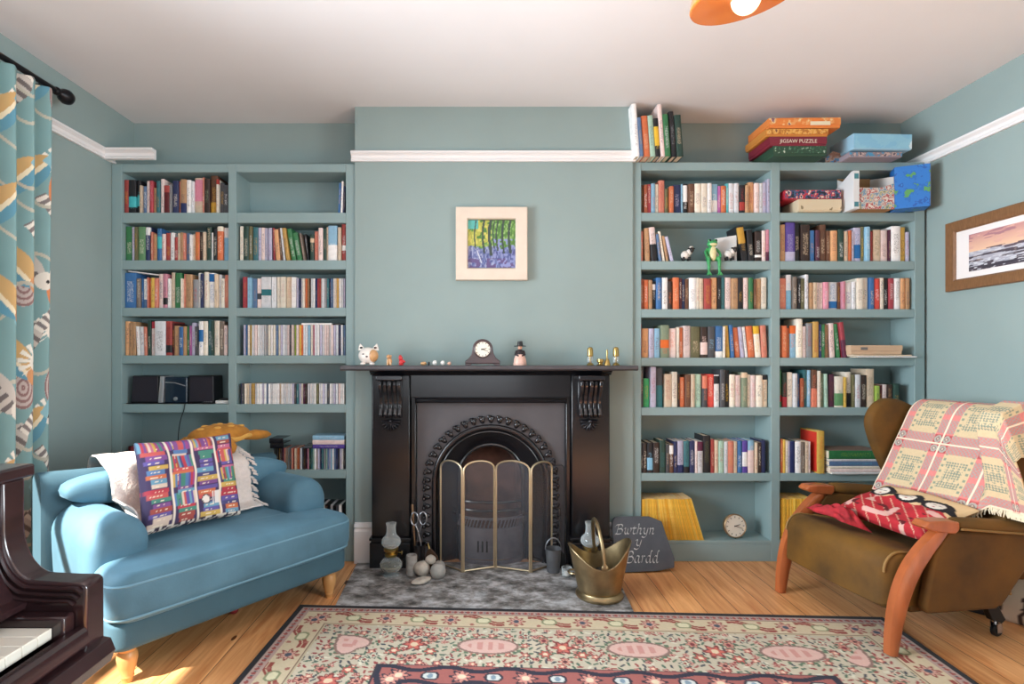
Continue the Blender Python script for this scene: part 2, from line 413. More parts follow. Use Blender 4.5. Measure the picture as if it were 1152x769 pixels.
def colour(o, key, acc=None, band=None):
    c = np.array(lin(PAL[key][0])); c = (c * .84 + .16 * c.mean()) * random.uniform(.85, 1.12)
    o.color = (*np.clip(c, 0, 1), 1)
    if acc is None: acc = random.choice(['dgry', 'navy', 'plum', 'dbrn', 'crim']) if key in LIGHT else random.choice(['crea', 'beig', 'gold', 'whit'])
    o['accent'] = list(lin(PAL[acc][0])); o['band'] = list(band or (0., 0., 0.))
def make_book(x0, x1, y0, z0, h, depth, key, acc=None, band=None, lean=0., soft=None, name='book'):
    """a standing book: spine at y0 facing the room, boards around a page block"""
    w = max(.004, x1 - x0); hard = (w > .02) if soft is None else not soft
    bt = .0022 if hard else .0009
    e = w / 2; n = 5
    bulge = min(.004, w * .16) if hard else min(.0015, w * .08)
    out = [(e, depth)] + [(e, bulge)] + [(e * math.cos(PI * i / n / 1.0), bulge - bulge * math.sin(PI * i / n)) for i in range(1, n)] + [(-e, bulge), (-e, depth)]
    inn = [(-e + bt, depth), (-e + bt, bulge + bt), (e - bt, bulge + bt), (e - bt, depth)]
    th = math.atan2(lean, h) if lean else 0.
    o = MB().prism(out + inn, 0, h).build(name, M_BOOK, angle=35)
    lift = e * abs(math.sin(th))
    o.location = ((x0 + x1) / 2, y0, z0 + lift + .0004); o.rotation_euler = (0, th, 0)
    gap = .004 if hard else .0006
    MB().box(-e + bt * .9, e - bt * .9, bulge + bt * .9, depth - gap, gap, h - gap).build('pages', M_PAGE, o, smooth=False)
    colour(o, key, acc, band)
    return o
def sizeword(w, h, hm, wm):
    a = []
    if h > hm * 1.16: a.append('tall')
    elif h < hm * .86: a.append('short')
    if w > wm * 1.55: a.append('thick')
    elif w < wm * .6: a.append('thin')
    return ' '.join(a)
SHELFWORD = ['top', 'second', 'third', 'fourth', 'fifth', 'sixth', 'bottom']
COLWORD = {'A': ("window end", "sofa bookcase's outer column"), 'B': ("window end", "sofa bookcase's hearth-side column"),
           'D': ("hearth end", "armchair bookcase's hearth-side column"), 'E': ("hearth end", "armchair bookcase's outer column")}
def parse(s):
    out = []
    for it in s.replace('\n', ' ').split(';'):
        t = it.split()
        if not t: continue
        a, b_ = t[0].split('-'); rest = t[1:]
        d = dict(x0=float(a), x1=float(b_), top=float(rest[0]), key=rest[1], acc=None, band=None, lean=0.)
        for q in rest[2:]:
            if re.fullmatch(r'l-?[\d.]+', q): d['lean'] = float(q[1:])
            elif '@' in q:
                c, r = q.split('@'); lo, hi = r.split('~'); d['acc'] = c; d['band'] = (float(lo), float(hi), 0.)
            else: d['acc'] = q
        out.append(d)
    return out
INNER = {'A': (X_(137), X_(256.7)), 'B': (X_(265.6), X_(389)), 'D': (X_(721.5), X_(867.5)), 'E': (X_(877.5), X_(1029))}
def row(colk, k, cx, cy, sc, s, base=None, kind='book', y0=None, dep=None, group=None, say=None, jitter=.02):
    """one shelf of books; numbers in s are read off an enlarged view (origin cx, cy, scale sc)"""
    base = base if base is not None else (LBASE if colk in 'AB' else RBASE)[k]
    z0 = Z_(base); items = parse(s); n = len(items)
    hs = []
    for d in items:
        yy = (.012 if y0 is None else y0) + random.uniform(0, jitter); dd = D0 + yy
        dx = D0 + .012          # one distance for the whole row, so neighbours never cross
        X0, X1 = (cx + d['x0'] / sc - VX) * dx / F + .0004, (cx + d['x1'] / sc - VX) * dx / F - .0004
        lo, hi = INNER[colk]; X0 = max(X0, lo + .0015); X1 = min(X1, hi - .0015)
        h = (base - (cy + d['top'] / sc)) * dd / F
        hs.append((yy, X0, X1, h, d['lean'] / sc * dd / F))
    for i in range(1, n):          # neighbours that lean differently must not cross
        (_, a0, a1, ah, al), (yy, b0, b1, bh, bl) = hs[i - 1], hs[i]; zc = min(ah, bh)
        lim = (a1 + al * zc / ah + .0008 + (a1 - a0) * (1 / math.cos(math.atan2(al, ah)) - 1) - b0) * bh / zc
        if bl < lim: hs[i] = (yy, b0, b1, bh, min(lim, 0) if lim <= 0 else bl)
    hm = sorted(q[3] for q in hs)[n // 2]; wm = sorted(q[2] - q[1] for q in hs)[n // 2]
    end, where = COLWORD[colk]
    for i, (d, (yy, X0, X1, h, ln)) in enumerate(zip(items, hs)):
        depth = (min(.17, .115 + h * .12) if dep is None else dep) + random.uniform(-.008, .008)
        depth = min(depth, YB - .02 - yy)
        zlim = 0
        o = make_book(X0, X1, yy, z0, h, depth, d['key'], d['acc'], d['band'], ln) if kind == 'book' else make_disc(X0, X1, yy, z0, h, d['key'], d['acc'], d['band'], kind, ln)
        words = [sizeword(X1 - X0, h, hm, wm), PAL[d['key']][1], {'book': 'book', 'cd_case': 'disc case', 'dvd_case': 'film case', 'magazine': 'magazine'}[kind]]
        if len(words[0].split()) > 1 and len(words[1].split()) > 1: words[0] = words[0].split()[0]
        lab = ' '.join(w_ for w_ in words if w_) + f', {ordinal(i + 1)} from the {end}, {SHELFWORD[k]} shelf, {where}'
        tag(o, lab, {'book': 'book', 'cd_case': 'CD', 'dvd_case': 'DVD', 'magazine': 'magazine'}[kind], group or f"{ {'book': 'books', 'cd_case': 'discs', 'dvd_case': 'film cases', 'magazine': 'magazines'}[kind] } on the {SHELFWORD[k]} shelf of the {where}")
def make_disc(x0, x1, y0, z0, h, key, acc, band, kind, lean=0.):
    w = x1 - x0; e = w / 2; dp = .125 if kind == 'cd_case' else .135; c = min(.0012, w * .2)
    e -= .0004
    o = MB().prism([(-e, dp), (-e, c), (-e + c, 0), (e - c, 0), (e, c), (e, dp)], 0, h).build(kind, M_DISC, smooth=False)
    th = math.atan2(lean, h)
    o.location = ((x0 + x1) / 2, y0, z0 + .0004 + e * abs(math.sin(th))); o.rotation_euler = (0, th, 0); colour(o, key, acc, band)
    return o
M_DISC = M_BOOK.copy(); M_DISC.name = 'printed_case'
M_DISC.node_tree.nodes['Principled BSDF'].inputs['Roughness'].default_value = .25
for n_ in M_DISC.node_tree.nodes:      # disc spines carry finer, fainter print
    if n_.type == 'MATH' and n_.operation == 'MULTIPLY' and abs(n_.inputs[1].default_value - .5) < 1e-6 and not n_.inputs[1].is_linked: n_.inputs[1].default_value = .25
    if n_.type == 'MATH' and n_.operation == 'SUBTRACT': pass

row('A', 0, 130, 190, 8.727, """72-120 100 red; 122-195 100 blck turq@.18~.5; 197-232 100 blck turq@.22~.55; 233-258 155 beig; 259-298 160 stee; 300-330 112 ppink; 331-365 110 crim pink;
366-395 175 tan; 398-432 110 teal; 434-470 90 ppink; 472-525 155 red dred@0~.75; 527-548 150 grey; 550-608 105 navy; 610-632 110 salm; 633-690 95 tan navy@0~.3; 692-732 100 whit;
735-760 110 silv; 761-845 75 beig pink@.35~.95; 846-861 72 salm; 862-916 85 dbrn sage; 918-985 52 brwn gold@.0~.3; 988-1010 95 crea red@.85~1; 1012-1055 125 dgry; 1057-1098 150 dgry""")
row('A', 1, 130, 246, 8.727, """78-150 68 gren; 152-178 75 lila; 180-210 75 oliv gold; 212-285 72 lgrn; 287-330 72 navy whit@.75~.98; 342-362 125 salm; 363-393 145 tan; 395-438 88 blue turq@.38~.75;
440-474 140 ppink; 475-522 130 red; 524-568 130 whit; 570-605 175 red; 607-631 135 beig; 632-659 130 tan; 660-682 135 salm; 684-722 135 stee; 725-748 150 whit blck; 749-776 140 beig;
777-820 125 oran; 822-852 125 dbrn; 855-880 125 beig; 884-932 75 dgrn; 934-950 130 whit; 952-990 92 blck; 995-1048 70 oran crea@.86~1; 1050-1096 80 whit sky@.0~.7""")
row('A', 2, 130, 299, 8.727, """72-190 64 blue; 195-235 120 taup; 238-258 115 blue; 260-300 125 whit stee@0~.3; 302-314 110 salm; 315-345 117 oran; 347-378 114 yell; 380-412 117 salm; 414-455 75 ppink;
457-500 75 pink blck@.1~.3; 503-527 120 whit; 530-570 60 beig; 571-635 65 gren whit; 638-655 120 crea; 656-680 75 salm; 682-745 80 tan; 747-798 130 grey; 800-829 65 whit; 830-858 75 navy; 860-904 57 crea;
905-965 65 whit blue@.75~.97; 967-1000 80 beig; 1002-1028 80 silv; 1030-1062 120 crea; 1064-1097 85 salm""")
row('A', 3, 130, 352, 8.727, """78-121 80 apri; 123-154 100 tan; 156-186 90 tan; 202-224 130 whit l-14; 226-264 135 silv l-10; 268-295 135 salm l-6; 297-330 70 dgrn; 332-375 85 ppink crim@.8~1; 377-480 80 silv;
482-540 80 red blck@.08~.3; 542-558 100 dred; 560-615 125 tan; 617-660 135 blue; 662-692 130 tan; 694-722 130 gren; 723-744 125 mage; 745-776 95 lila plum; 778-800 130 dgry; 802-845 80 whit blue@.4~.75;
846-890 80 crea; 892-935 70 teal whit; 937-955 75 dgrn; 957-1008 75 crea; 1010-1056 80 taup; 1058-1095 120 ppink""")
row('B', 0, 262, 190, 8.727, '1030-1050 130 blue l11; 1054-1072 112 whit l12; 1076-1092 160 navy l8')
row('B', 1, 262, 246, 8.727, """62-95 68 crea; 98-150 68 dgrn; 152-185 68 oliv; 187-238 75 teal; 241-270 80 lila; 272-305 80 ppink; 307-330 85 lila; 333-370 80 lila purp; 386-405 80 crim l-8; 418-462 100 apri l-26;
468-486 85 brwn l-36; 493-511 85 silv l-40; 520-556 85 gold l-44; 566-612 88 gren l-50; 622-676 130 gren l-50; 690-710 135 taup l-44; 722-738 140 blck l-30; 746-786 145 dgrn beig@.7~.85;
792-835 115 salm red; 838-880 85 ppink; 882-911 90 dgrn; 912-929 75 beig; 931-1020 62 sky whit@0~.45; 1030-1060 80 beig; 1062-1104 45 red whit@.28~.42""")
seq = 'lila navy whit crea oran tan dbrn silv whit navy crim red whit silv grey teal navy stee whit beig gold whit silv lila'.split()
s6 = "90-140 105 crim; 142-185 112 sky; 187-227 120 stee; 229-270 120 ppink dgry@.3~.5; 272-368 105 silv teal@.4~.6; 372-420 105 silv; 425-465 105 crea; 468-518 105 crea; 520-570 105 beig; 572-620 108 whit; "
s6 += '; '.join(f'{623 + i * 19.8:.1f}-{642 + i * 19.8:.1f} 120 {c}' for i, c in enumerate(seq))
row('B', 2, 262, 299, 8.727, s6, kind='dvd_case')
seq7 = [random.choice(['silv', 'whit', 'whit', 'silv', 'lila', 'crea', 'ppink', 'silv']) for _ in range(44)]
for i, c in ((0, 'lila'), (1, 'blue'), (2, 'crea'), (3, 'yell'), (20, 'dgry'), (22, 'lime'), (24, 'yell'), (25, 'oran'), (28, 'sky'), (30, 'pink'), (41, 'navy'), (43, 'stee'), (10, 'grey'), (14, 'stee')): seq7[i] = c
row('B', 3, 262, 352, 8.727, '; '.join(f'{92 + i * 22.9:.1f}-{113.6 + i * 22.9:.1f} {117} {c}' for i, c in enumerate(seq7)), kind='cd_case')
seq8 = [random.choice(['silv', 'whit', 'whit', 'silv', 'lila', 'crea', 'silv', 'whit']) for _ in range(48)]
for i, c in ((0, 'navy'), (1, 'dgry'), (2, 'crea'), (3, 'beig'), (4, 'silv'), (5, 'yell'), (6, 'gold'), (12, 'stee'), (18, 'beig'), (25, 'dgry'), (26, 'teal'), (29, 'plum'), (30, 'dbrn'), (35, 'oliv'), (40, 'dgry'), (45, 'ppink')): seq8[i] = c
row('B', 4, 262, 410, 8.727, '; '.join(f'{62 + i * 21.5:.1f}-{82.2 + i * 21.5:.1f} 190 {c}' for i, c in enumerate(seq8)), kind='cd_case')
seq9 = 'dgry oliv blck gold dbrn plum salm taup grey dgry salm red beig oran rust silv dgry dbrn plum pink dgrn teal mint whit ppink lila navy teal grey mint stee lila sky whit stee navy dgry lila whit dgry'.split()
row('B', 5, 300, 480, 12.255, '; '.join(f'{80 + i * 24.9:.1f}-{103.4 + i * 24.9:.1f} {305} {c}' for i, c in enumerate(seq9)), kind='cd_case')

row('D', 0, 716, 190, 7.2, """46-60 120 brwn; 62-92 122 rust; 94-122 115 crim; 124-158 110 sky; 160-184 115 crea; 187-235 82 salm red; 237-268 150 oliv; 270-305 135 oran; 308-368 118 navy lila; 370-385 110 sky; 387-425 110 blck whit@.4~.95;
427-472 115 brwn beig; 474-525 112 crea; 527-575 112 crea; 577-613 110 whit; 616-668 112 sky whit@.05~.45; 670-692 128 mage; 694-735 128 oran; 737-755 108 turq; 757-798 108 silv red; 799-836 108 silv red;
840-882 125 blck red@.1~.4; 884-915 128 tan; 917-960 98 apri; 962-1000 108 ppink; 1002-1026 108 silv; 1028-1060 105 lila; 1062-1098 75 lila""")
row('D', 1, 716, 246, 7.2, """40-58 95 salm; 72-112 72 tan l-9; 126-174 65 ppink blck@.0~.5 l-28; 186-208 120 stee l-26; 218-238 95 crea l-38; 248-268 130 tan l-36; 284-308 135 lila l-52""")
row('D', 2, 716, 298, 7.2, """38-64 110 rust; 65-100 118 oran; 102-130 120 tan; 132-161 130 blck whit@.7~.9; 163-208 100 blue; 210-256 100 whit; 260-294 130 dbrn oran; 299-347 99 oran; 350-372 105 dred; 374-400 110 navy; 402-430 110 brwn; 433-490 100 whit;
492-515 100 crea; 517-549 105 beig; 551-608 108 red; 612-660 100 apri; 664-689 97 blck; 691-726 97 teal blck; 728-776 97 ppink; 778-829 105 tan; 831-872 100 blck gold; 875-916 100 ppink; 919-955 100 gren; 957-974 115 brwn; 976-1019 108 tan; 1021-1068 97 crea""")
row('D', 3, 716, 352, 7.2, """32-48 95 red; 50-101 125 apri; 105-149 125 lila; 151-197 125 sky; 200-268 98 sage oran@.3~.55; 272-330 125 ppink oran; 335-352 115 crea; 353-380 118 oran; 385-446 103 ppink; 450-525 110 oliv; 528-582 112 dbrn ppink@.1~.5;
585-640 110 dgry sky; 645-705 105 blue whit@0~.2; 708-722 110 crea; 738-768 102 yell l-14; 774-800 96 blue l-18; 810-852 118 oran l-22; 856-880 112 lila l-26; 886-908 112 whit l-26; 913-964 106 oran l-24; 968-1018 106 crea yell@.75~1 l-20; 1022-1066 100 salm l-14""")
row('D', 4, 716, 406, 7.2, """32-60 50 dgry; 64-112 145 brgr; 114-160 48 lila; 165-220 58 dgry teal@0~.55; 233-292 108 beig; 294-338 90 crea; 341-358 110 dbrn; 360-398 135 oran; 400-445 112 brwn tan; 447-480 110 beig; 482-535 110 mint; 540-578 120 dgry salm@.6~1;
580-635 110 verm; 637-680 115 whit blck@.72~.97; 682-721 70 dgry; 723-758 78 blck yell; 762-808 112 crea; 810-858 118 ppink; 860-905 95 sage beig@.85~1; 907-934 112 crea; 936-975 118 ppink pink; 977-1030 120 crea; 1032-1074 115 beig blck@.85~1""")
row('D', 5, 716, 482, 7.2, """25-51 118 blck; 53-82 120 dbrn; 85-132 115 blck sky@.1~.5; 134-185 115 dbrn; 187-235 97 dgrn teal; 237-262 130 dgry; 264-298 125 brwn whit@.65~.95; 300-328 105 navy; 330-380 102 lila navy@0~.25; 382-425 102 teal blck@0~.2; 427-470 102 navy whit;
472-488 100 ppink; 490-535 105 silv plum@.7~1; 540-598 60 blck oliv; 600-627 87 red; 629-662 97 beig; 664-705 102 mint; 708-734 105 silv; 736-785 105 salm; 787-812 105 beig; 815-855 102 blue; 857-900 102 purp whit@.2~.65; 902-950 98 sky ppink@0~.7;
955-978 115 beig; 980-1005 112 dbrn; 1007-1044 98 navy dgry""", y0=.002, jitter=.006)
row('E', 1, 872, 244, 7.2, """47-87 57 tan; 90-170 40 purp lila@0~.25; 172-214 44 blck; 217-290 57 dbrn beig; 292-332 102 blue; 340-375 100 plum; 378-428 55 brwn beig; 430-458 105 brwn; 460-512 105 apri; 514-560 97 dgrn; 562-598 112 beig; 600-630 104 oran; 632-649 110 lila;
651-710 80 lila blue@.1~.5; 712-735 72 oliv yell; 737-774 75 sky whit; 778-810 110 red brwn; 812-872 97 beig oliv; 874-930 100 ppink plum; 932-949 97 plum; 951-1025 70 whit; 1030-1072 77 yell; 1075-1103 115 lila""")
row('E', 2, 872, 298, 7.2, """45-102 104 salm; 104-148 75 silv sky@0~.55; 150-185 92 taup; 187-209 107 blck; 211-243 107 oliv; 245-275 75 silv; 282-310 140 tan; 312-340 140 beig; 342-370 140 ppink; 372-400 140 ppink; 402-445 136 pink silv; 447-520 136 silv blue@.05~.3;
522-544 140 brwn; 546-575 132 pink crim; 577-630 136 whit purp; 632-664 132 silv teal; 667-720 105 crea; 722-770 100 crea; 772-812 98 blue; 815-862 107 verm; 864-895 100 crea; 897-935 102 blck whit; 937-978 104 crim whit; 980-1025 104 whit dgry; 1027-1065 104 apri; 1067-1095 104 tan""")
row('E', 3, 872, 352, 7.2, """40-55 97 crea; 57-99 102 oran; 101-128 122 oran; 131-178 102 sky oran@.75~1; 180-228 47 crea brwn; 230-258 107 ppink; 262-308 82 grey; 312-360 70 gold; 362-380 92 navy; 382-410 92 gren; 412-446 94 tan; 462-505 82 ppink plum l-12; 518-545 86 gren whit l-24; 558-592 74 crim plum@.0~.5 l-36""")
row('E', 4, 872, 406, 7.2, """25-65 77 gren red@.15~.32; 67-105 97 dgrn crim@0~.3; 107-152 94 crea; 154-185 102 silv; 187-210 107 blue; 212-240 142 rust; 242-270 74 teal; 272-305 77 sky whit; 307-350 72 brwn salm@0~.5; 352-370 82 crea; 372-405 102 sage; 410-440 107 mint l-10; 450-495 112 plum brwn; 497-560 127 crea lgrn@.05~.45;
562-582 132 yell; 585-632 92 crea blck@0~.4; 634-654 112 oliv; 656-700 110 silv; 702-750 117 dbrn; 752-816 67 beig; 820-848 202 lime; 850-878 197 dred; 881-916 192 ppink; 918-965 192 dbrn tan; 967-1012 187 dgrn""")
row('E', 5, 872, 480, 9.0, """30-49 112 dbrn; 51-74 130 oran; 76-99 130 yell; 101-125 142 crea; 127-145 147 lila; 147-199 147 teal navy@0~1; 201-262 152 whit; 264-298 157 taup; 300-334 152 beig; 336-352 152 ppink""", y0=.004, jitter=.004)
# tall yellow book drawn forward, its red board seen past the short ones
dd = D0 - .012
o = make_book((872 + 433 / 9 - VX) * dd / F, (872 + 503 / 9 - VX) * dd / F, -.012, Z_(532), .252, .185, 'yell', 'oran')
tag(o, 'tall yellow book with a red board, drawn forward beside the flat stack, armchair bookcase', 'book', "books on the sixth shelf of the armchair bookcase's outer column")
M_REDBOARD = mat('red_board', 'cf3a2c', .45)
wd = 70 / 9 * dd / F
MB().box(-wd / 2 - .0012, -wd / 2 - .0002, .012, .178, .008, .245).build('cover_board', M_REDBOARD, o, smooth=False)['label'] = 'red front cover board'

# yellow-spined magazines leaning on the two bottom shelves
def magazines(colk, n, xa, xb, ta, tb, base, ytop, y0):
    end, where = COLWORD[colk]
    z0 = Z_(base); dd = D0 + y0
    for i in range(n):
        f = (i + .5) / n; wpx = (xb - xa) / n
        xm = max(xa + (xb - xa) * f, xa + .9); tm = ta + (tb - ta) * f
        h = (base - ytop) * dd / F; ln = (tm - xm) * dd / F
        w_ = (tb - ta) / n * dd / F * .90 * math.cos(math.atan2(ln, h)); th = math.atan2(ln, h)
        o = make_book((xm - VX) * dd / F - w_ / 2, (xm - VX) * dd / F + w_ / 2, y0 + random.uniform(0, .004), z0, h / math.cos(th) - random.uniform(.001, .006), random.uniform(.15, .168), 'yell', random.choice(['gold', 'oran', 'gold']), None, ln, soft=True, name='magazine')
        c = np.array(lin(random.choice(['fbc84e', 'f7c045', 'fdd062', 'f2b83c']))) * random.uniform(.8, 1.12); o.color = (*np.clip(c, 0, 1), 1)
        tag(o, f'yellow-spined magazine, {ordinal(i + 1)} from the {end}, bottom shelf, {where}', 'magazine', f'yellow magazines on the bottom shelf of the {where}')
magazines('D', 40, 722.2, 792.5, 722.2, 777.5, 608, 561, .004)
magazines('E', 30, 878.4, 917, 878.4, 914, 608, 561, .008)

# nine big books on top of the armchair bookcase, overhanging its front
for i, (a, b_, t_, ln, k_, ac, nm) in enumerate([(97, 148, 65, -30, 'whit', None, 'white'), (152, 187, 215, -30, 'stee', None, 'steel blue'), (192, 262, 200, -36, 'oran', None, 'orange'), (266, 322, 195, -38, 'mint', None, 'pale mint'),
        (327, 377, 225, -38, 'blck', 'yell', 'black and yellow'), (382, 428, 70, -48, 'ppink', None, 'tall pale'), (433, 492, 180, -40, 'gren', None, 'green'), (502, 556, 150, -40, 'blck', 'grey', 'black'), (562, 632, 190, -34, 'dgrn', None, 'dark green')]):
    yy = -.095 + random.uniform(0, .008); dd = D0 + yy; zt = 2.39
    base = VY - (zt - CAMZ) * F / dd
    h = (base - (110 + t_ / 9.86)) * dd / F
    h = min(h, 2.70 - zt)
    o = make_book((705 + a / 9.86 - VX) * dd / F, (705 + b_ / 9.86 - VX) * dd / F, yy, zt, h, .25, k_, ac, (.28, .78, 0) if ac == 'yell' else None, -.072 * h)
    tag(o, f'{nm} book leaning atop the armchair bookcase, {ordinal(i + 1)} from the hearth', 'book', 'leaning books on top of the armchair bookcase')
# ------------------------------------------------------------------ fireplace
m_iron = mat('black_cast_iron', '1b191d', .24, var=(9, .25), bump=(25, .08), coat=.5)
m_ironp = mat('grey_blacked_plate', '565559', .5, var=(5, .15))
m_slatey = mat('black_polished_slate', '141418', .24, var=(6, .35), bump=(30, .05), coat=.2)
m_mantel = mat('mantel_slate', '4a474a', .42, var=(12, .2))
m_brass = mat('brass', 'b79a5e', .3, metal=1., var=(30, .15))
m_obrass = mat('aged_brass', 'a59270', .4, metal=1., var=(14, .3), bump=(60, .06))
m_steel = mat('grey_steel', '8c8d92', .35, metal=1.)
m_glass = mat('clear_glass', 'dfe6e6', .05, coat=1.)
def thin_glass(m, a, b):
    nt = m.node_tree; t = nt.nodes.new('ShaderNodeBsdfTransparent'); x = nt.nodes.new('ShaderNodeMixShader'); l = nt.nodes.new('ShaderNodeLayerWeight'); l.inputs[0].default_value = .35
    r = nt.nodes.new('ShaderNodeMapRange'); r.inputs['To Min'].default_value = a; r.inputs['To Max'].default_value = b
    nt.links.new(l.outputs['Facing'], r.inputs['Value']); nt.links.new(r.outputs[0], x.inputs[0]); nt.links.new(t.outputs[0], x.inputs[1]); nt.links.new(nt.nodes['Principled BSDF'].outputs[0], x.inputs[2]); nt.links.new(x.outputs[0], nt.nodes['Material Output'].inputs['Surface'])
thin_glass(m_glass, .10, .75)
FY = -.10; XC = .0385
sur = thing('fireplace_surround', 'black slate fireplace surround with ribbed corbels, between the two bookcases', 'fireplace', (XC, FY, 0))
def sp(name, mb, m=m_slatey, parent=sur, **k):
    o = mb.build(name, m, parent, **k)
    if parent is sur: o.location = (-XC, -FY, 0)
    return o
for sx0, sx1, fx0, fx1 in ((-.655, -.4335, -.4335, -.402), (.506, .728, .478, .506)):
    pil = sp('pilaster', MB().box(sx0, sx1, FY, CHY - .001, .175, 1.12), bevel=.006)
    sp('inner_moulding', MB().box(fx0, fx1, FY + .035, CHY - .001, 0, .99), bevel=.006)
    # plinth with a stepped top
    b = MB().box(sx0 - .008, sx1 + .006, FY - .022, CHY - .001, 0, .15).box(sx0 - .002, sx1 + .001, FY - .012, CHY - .001, .15, .163).box(sx0 - .01, sx1 + .008, FY - .026, CHY - .001, .163, .178)
    sp('plinth', b, bevel=.003)
    # corbel: four ribs of an S profile under a cap, a fan of leaves below
    xm = (sx0 + sx1) / 2 + (.005 if sx0 < 0 else -.01)
    S = [(FY, 1.09), (FY - .085, 1.09), (FY - .092, 1.07), (FY - .085, 1.04), (FY - .062, 1.01), (FY - .045, .985), (FY - .04, .95), (FY - .045, .92), (FY - .055, .905), (FY - .06, .893), (FY - .052, .88), (FY - .035, .874), (FY, .874)]
    cb2 = MB()
    for i in range(5):
        x = xm - .054 + i * .027; wv = .0095 if i in (0, 4) else .0105
        prof = S if i % 2 == 0 else [(FY + (a - FY) * .86, z) for a, z in S]
        cb2.prism(prof, x - wv, x + wv, 'x')
    cb2.box(xm - .066, xm + .066, FY - .02, FY, .89, 1.09)
    cor = sp('corbel', cb2, m_iron, bevel=.004, bseg=2)
    cap = MB().box(xm - .075, xm + .075, FY - .098, FY, 1.09, 1.12)
    cap.build('corbel_cap', m_iron, cor, bevel=.006)
    lf = MB()
    for k in range(9):
        a = math.radians(180 + 22.5 * k)
        M = T(xm + .026 * math.cos(a), FY - .02, .848 + .030 * math.sin(a) + .004) @ R(PI / 2 - a, 'Y')
        lf.ell((0, 0, 0), .0085, .016, .03, 8, 6, M=M)
    lf.ell((xm, FY - .025, .853), .013, .02, .013, 10, 8)
    lf.build('leaf_boss', m_iron, cor)
sp('lintel', MB().box(-.4335, .506, FY + .025, CHY - .001, .985, 1.12), bevel=.004)
sp('lintel_moulding', MB().prism([(FY + .02, .955), (FY + .012, .962), (FY + .02, .972), (FY + .008, .985), (FY + .03, .99), (CHY - .001, .99), (CHY - .001, .955)], -.402, .478, 'x'), bevel=.001)
sp('bed_moulding', MB().prism([(FY - .012, 1.12), (FY - .02, 1.13), (FY - .035, 1.135), (FY - .045, 1.147), (CHY - .001, 1.147), (CHY - .001, 1.12)], -.66, .733, 'x'))
ms = sp('mantel_shelf', MB().prism([(-.235, 1.150), (-.242, 1.156), (-.242, 1.168), (-.236, 1.175), (CHY - .001, 1.175), (CHY - .001, 1.147), (-.228, 1.147)], -.803, .856, 'x'), m_mantel, bevel=.002)

# cast-iron arched insert
ins = thing('fireplace_insert', 'cast iron arched grate set in the black surround, behind the folding screen', 'fireplace', (XC, 0, 0))
def ip(name, mb, m=m_iron, **k): return mb.build(name, m, ins, **k)
def archline(r, zc, n=28, z0=0.0):
    return [(-r, z0)] + [(-r, zc * k / 4) for k in (1, 2, 3)] + [(r * math.cos(PI - PI * i / n), zc + r * math.sin(PI - PI * i / n)) for i in range(n + 1)] + [(r, zc * k / 4) for k in (3, 2, 1)] + [(r, z0)]
RO, ZO, RI, ZI = .335, .475, .195, .497
A1 = archline(RO, ZO); A2 = archline(RI, ZI)
# plate: quads between the arch and the rectangular outline
x0p, x1p, zp = -.438, .438, .954
outl = []
for x, z in A1:
    if z <= ZO: outl.append((x0p if x < 0 else x1p, z))
    else:
        a = math.atan2(z - ZO, x); t = min(x1p / abs(math.cos(a)) if abs(math.cos(a)) > 1e-6 else 9, (zp - ZO) / math.sin(a)); outl.append((t * math.cos(a), ZO + t * math.sin(a)))
for sx_ in (-1, 1):      # meet the two upper corners exactly
    k_ = min(range(len(outl)), key=lambda i: abs(outl[i][0] - sx_ * x1p) + abs(outl[i][1] - zp)); outl[k_] = (sx_ * x1p, zp)
ip('front_plate', MB().rings([[(x, -.028, z) for x, z in outl], [(x, -.028, z) for x, z in A1], [(x, -.0165, z) for x, z in A1]], False, False, closed=False), m_ironp, smooth=False)
ip('arch_moulding', MB().tube([(x, -.034, z) for x, z in A1], .017, 10))
ip('arch_bead_line', MB().tube([(x, -.034, z) for x, z in archline(RO - .028, ZO)], .006, 8))
hood = MB().rings([[(x, -.03, z) for x, z in A1], [(x, .0, z) for x, z in archline((RO + RI) / 2 + .02, ZO + .005)], [(x, .055, z) for x, z in A2]], False, False, closed=False)
ip('hood', hood)
ip('inner_moulding', MB().tube([(x, .05, z) for x, z in A2], .011, 8))
lf = MB()
n = 30
arcpts = [(-.378, .12 + .055 * i) for i in range(7)] + [(.378 * math.cos(math.radians(177 - 174 * i / 22)), ZO + .378 * math.sin(math.radians(177 - 174 * i / 22))) for i in range(23)] + [(.378, .12 + .055 * i) for i in range(6, -1, -1)]
for x, z in arcpts:
    a = math.atan2(max(z - ZO, 0), x)
    M = T(x, -.036, z) @ R(-a, 'Y')
    lf.ell((.002, 0, 0), .024, .014, .016, 8, 6, M=M); lf.ell((.018, -.006, .012), .011, .012, .012, 6, 5, M=M); lf.ell((.012, -.006, -.012), .009, .011, .011, 6, 5, M=M)
ip('leaf_beading', lf)
m_rust = mat('sooty_firebrick', '5a4038', .9, var=(9, .55), bump=(30, .3))
fb = MB().rings([[(x, .055, z) for x, z in A2], [(x * .8, .19, z if z < .1 else z * .97) for x, z in A2]], False, True, closed=False)
ip('firebox', fb, m_rust)
bars = MB()
def bar(z, r, bul=.10): bars.tube([(RI * math.cos(PI - PI * i / 16), .05 - bul * math.sin(PI * i / 16), z) for i in range(17)], r, 8)
for z, r in ((.365, .009), (.315, .009)): bar(z, r)
ip('basket_bars', bars)
fr = MB()
def curved(z0, z1, bul, th=.01, n=20):
    o = [(RI * math.cos(PI - PI * i / n), .05 - bul * math.sin(PI * i / n)) for i in range(n + 1)]
    return o + [(x * .97, y + th) for x, y in o[::-1]]
m_fret = mat('grey_iron_fret', '67646a', .45, var=(20, .2))
f2 = MB().prism(curved(0, 0, .11), .262, .275, 'z').prism(curved(0, 0, .115), .20, .215, 'z')
